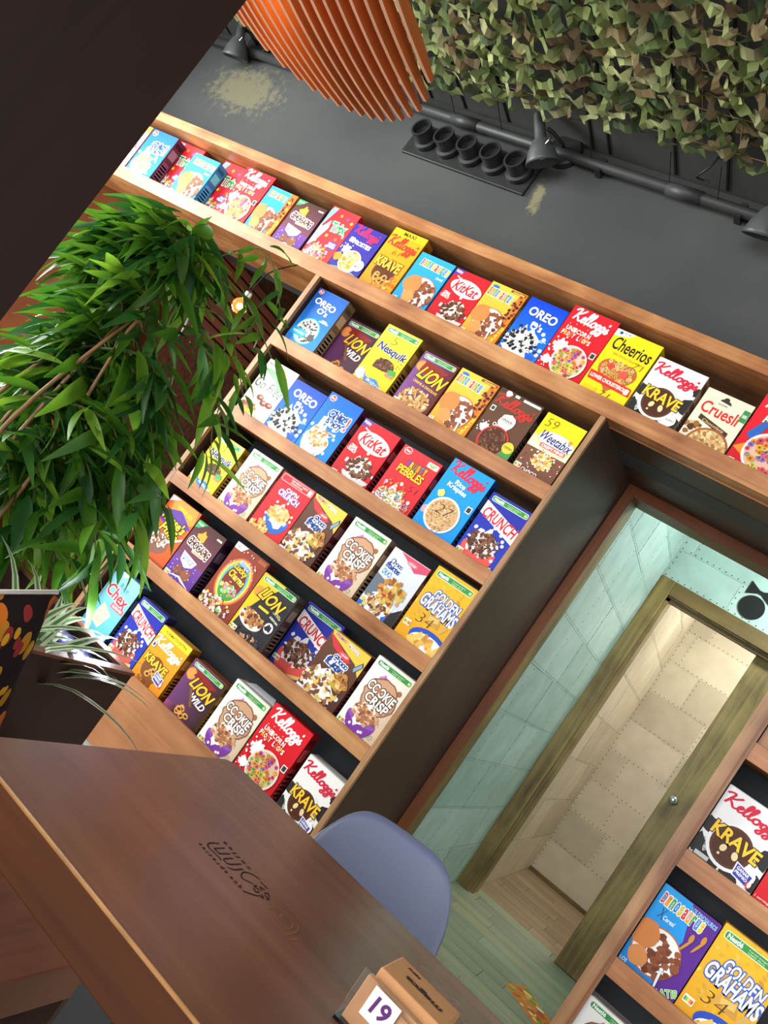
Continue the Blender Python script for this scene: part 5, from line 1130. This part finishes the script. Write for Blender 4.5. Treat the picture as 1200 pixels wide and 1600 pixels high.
def pillow(c, du, dv, dn, hu, hv_, th):
    c, du, dv, dn = map(Vector, (c, du, dv, dn)); n = 14; vs = []; fs = []
    for side in (1, -1):
        for i in range(n+1):
            for j in range(n+1):
                a, b2 = i/n*2-1, j/n*2-1; k = (1-a**4)*(1-b2**4); pin = 1-.06*(1-abs(a*b2))
                vs.append(c+du*a*hu*pin+dv*b2*hv_*pin+dn*side*th*k**.6)
        o = (0 if side == 1 else (n+1)**2)
        for i in range(n):
            for j in range(n):
                a = o+i*(n+1)+j; f = (a, a+n+1, a+n+2, a+1); fs.append(f if side == 1 else f[::-1])
    return MB().add(vs, fs)
du = Vector((.02, .961, .275)).normalized(); dv = Vector((.0, -.311, .95)).normalized(); dn = du.cross(dv)
corner = Vector((-.845, -1.546, .832)); ctr = corner-du*.145-dv*.15
pillow(ctr, du, dv, dn, .145, .15, .045).build('cover', cushion_mat(), cu, smooth=True)
MB().tube([corner-du*.28, corner-du*.14+dn*.002, corner], .0035, 6).build('piping', M['paper'], cu, smooth=True)

# ------------------------------------------------------------------ plants
def leaf_mesh(name, L_, W_, mat, droop, fold=.35, n=6):
    vs = []; fs = []
    for i in range(n+1):
        t = i/n; wv = W_*math.sin(math.pi*min(1, t*.96+.02))**.8*(1-.35*t); x = L_*t; z_ = -droop*t*t*L_
        vs += [(x, -wv, z_+fold*wv), (x, 0, z_), (x, wv, z_+fold*wv)]
    for i in range(n):
        a = 3*i; fs += [(a, a+3, a+4, a+1), (a+1, a+4, a+5, a+2)]
    return MB().add(vs, fs).mesh(name, mat, smooth=True)
def frame(p, d, roll):
    d = Vector(d).normalized(); up = Vector((0, 0, 1))
    s_ = up.cross(d)
    if s_.length < .05: s_ = Vector((1, 0, 0))
    s_.normalize(); u = d.cross(s_); m_ = Matrix((d, s_, u)).transposed() @ Matrix.Rotation(roll, 3, 'X')
    m4 = m_.to_4x4(); m4.translation = p; return m4
TIPS2 = [(-1.57,-1.295,1.057),(-1.51,-1.224,0.988),(-1.437,-1.237,0.848),(-1.338,-1.209,0.817),(-1.327,-1.225,0.718),(-1.325,-1.181,0.886),(-1.642,-1.245,1.348),(-1.616,-1.254,1.41),(-1.652,-1.236,1.127),(-1.385,-1.157,0.984),(-1.283,-1.128,0.95),(-1.195,-1.221,0.77),(-1.58,-1.236,0.945),(-1.494,-1.213,0.914),(-1.56,-1.198,1.121),(-1.56,-1.209,1.28),(-1.217,-1.161,0.809),(-1.265,-1.104,1.024),(-1.392,-1.201,0.788)]
def big_plant():
    q = random.Random(21)
    base = Vector((-1.42, -1.32, .60))
    e = empty('bamboo_plant', base, 'large leafy green plant with long drooping leaves in planter', 'plant')
    meshes = [leaf_mesh('leaf', q.uniform(.095, .165), q.uniform(.0125, .0205), M['leafA'] if k % 5 < 3 else M['leafB'], q.uniform(.1, .6)) for k in range(14)]
    leaves = []
    canes = [[(-1.40+dx, -1.33+dy, .60), (-1.42+dx, -1.30+dy, .95), (-1.45+dx*.6, -1.24, 1.25), (-1.47+dx*.8, -1.20, zt)] for dx, dy, zt in ((.0, 0, 1.38), (-.07, -.05, 1.40), (.06, .04, 1.26), (-.10, .03, 1.32), (.03, -.06, 1.34))]
    for c in canes: MB().tube(spline(c, 5), .0055, 8, .003).build('cane', M['cane'], e, smooth=True)
    tips = [(-1.18,-1.132,1.454),(-1.197,-1.064,1.383),(-1.202,-1.044,1.14),(-1.181,-1.1,.97),(-1.149,-1.15,.887),(-1.163,-1.177,.82),(-1.269,-1.217,.789),(-1.423,-1.235,.789),(-1.45,-1.147,1.44),(-1.53,-1.25,1.43),(-1.64,-1.233,1.42),(-1.675,-1.185,1.187),(-1.59,-1.242,1.008),(-1.562,-1.222,.89),(-1.205,-1.055,1.276),(-1.44,-1.26,1.42),
            (-1.40,-1.2,1.0),(-1.50,-1.25,1.22),(-1.34,-1.12,1.14),(-1.30,-1.10,1.02),(-1.45,-1.22,1.38),(-1.56,-1.26,1.36),(-1.52,-1.24,1.08),(-1.27,-1.10,.92),(-1.36,-1.18,.88),(-1.47,-1.24,.95),(-1.62,-1.26,1.30)]+TIPS2
    tw = MB()
    for ti, T in enumerate(tips):
        T = Vector(T); cn = canes[ti % 5]; z_t = T.z
        root = min((Vector(p)+(Vector(p2)-Vector(p))*f for p, p2 in zip(cn, cn[1:]) for f in (0, .25, .5, .75, 1)), key=lambda P: (P-(T+Vector((0, 0, .10)))).length+max(0, P.z-T.z-.35))
        mid = (root+T)/2+Vector((0, 0, .05+.10*q.random())); path = [Vector(p) for p in spline([tuple(root), tuple(mid), tuple(T)], 7)]
        tw.tube(path, .0028, 5, .0012)
        for i, P in enumerate(path[3:]):
            for _ in range((2+(i % 2)) if ti not in (0, 1, 14) else 1+(i % 2)):
                out = (T-root); out.z = 0; out = out.normalized() if out.length > .02 else Vector((1, 0, 0))
                a = q.uniform(-1.7, 1.7); d = Matrix.Rotation(a, 3, 'Z') @ out; d.z = q.uniform(-1.25, .25) if i > 3 else q.uniform(-.8, .5)
                leaves.append((P+Vector((q.uniform(-.02, .02), q.uniform(-.02, .02), q.uniform(-.02, .02))), d, q.uniform(-1.0, 1.0), q.randrange(14), q.uniform(.75, 1.15)*(.62 if ti in (0, 1, 14) else 1)))
    tw.build('twigs', M['stem'], e)['kind'] = 'stuff'
    cam_p = Vector((0, -2.45, 1.12))
    leaves.sort(key=lambda f: (f[0]-cam_p).length/f[4])
    for f in leaves[:300]:
        o = bpy.data.objects.new('leaf', meshes[f[3]]); COL.objects.link(o); o.parent = e
        m4 = frame(f[0]-base, f[1], f[2]); o.matrix_local = m4 @ Matrix.Scale(f[4], 4)
    mb = MB()
    for f in leaves[300:]:
        me = meshes[f[3]]; m4 = frame(f[0], f[1], f[2]) @ Matrix.Scale(f[4], 4)
        mb.cur = 0 if f[3] % 5 < 3 else 1
        mb.add([m4 @ v.co for v in me.vertices], [tuple(p.vertices) for p in me.polygons])
    if mb.v: mb.build('leaf_mass', [M['leafA'], M['leafB']], e, smooth=True)['kind'] = 'stuff'
    print('leaves', len(leaves))
big_plant()
def spider_plant():
    q = random.Random(5); base = Vector((-.99, -1.39, .63))
    e = empty('spider_plant', base, 'spider plant with arching white-striped leaves in the planter', 'plant')
    for k in range(46):
        a = q.gauss(.25, .75); L_ = q.uniform(.16, .30); el = q.uniform(.55, 1.25); n = 8
        d = Vector((-math.sin(a), math.cos(a), 0)); s_ = Vector((d.y, -d.x, 0)); W_ = q.uniform(.009, .014)
        mb = MB(); b0 = base+Vector((q.uniform(-.05, .05), q.uniform(-.06, .06), -.005)); P = b0.copy(); ang = el; rows_ = []
        for i in range(n+1):
            t = i/n; wv = W_*(1-t**2.2)*(.6+.4*min(1, t*4))+.0002
            rows_.append([P-s_*wv, P-s_*wv*.4, P+s_*wv*.4, P+s_*wv]); P = P+(d*math.cos(ang)+Vector((0, 0, 1))*math.sin(ang))*(L_/n); ang -= q.uniform(.08, .24)
        gr, wh = lin(q.choice(('#4f7a42', '#5d8a4a', '#456e3c'))), lin('#cfd8b8')
        for i in range(n):
            for j, c in ((0, wh), (1, gr), (2, wh)):
                mb.add([rows_[i][j], rows_[i+1][j], rows_[i+1][j+1], rows_[i][j+1]], [(0, 1, 2, 3)], c)
        mb.build('leaf', M['spider'], e, smooth=True)
spider_plant()

# ------------------------------------------------------------------ floor poster in the vestibule
fp = empty('floor_sticker', (-.16, 1.53, 0), 'colourful food picture sticker lying on the vestibule floor', 'sticker')
mb = MB(); P0, P1, P2, P3 = Vector((-.255, 1.47, .0008)), Vector((-.19, 1.66, .0008)), Vector((.02, 1.50, .0008)), Vector((-.05, 1.31, .0008))
mb.add([P0, P3, P2, P1], [(0, 1, 2, 3)], lin('#c87a34'))
q = random.Random(4)
for k in range(40):
    u, v = q.random()*.9+.05, q.random()*.9+.05; c = P0.lerp(P3, u).lerp(P1.lerp(P2, u), v)+Vector((0, 0, .0002+k*.00001)); r = q.uniform(.008, .024)
    mb.add([c+Vector((r*math.cos(t), r*math.sin(t)*q.uniform(.6, 1), 0)) for t in [k2*math.pi/4 for k2 in range(8)]], [tuple(range(8))], lin(q.choice(('#e8e0d4', '#d8a23a', '#b8482a', '#6a8a3a', '#f0c86a', '#8a4a24'))))
mb.build('picture', M['print'], fp)
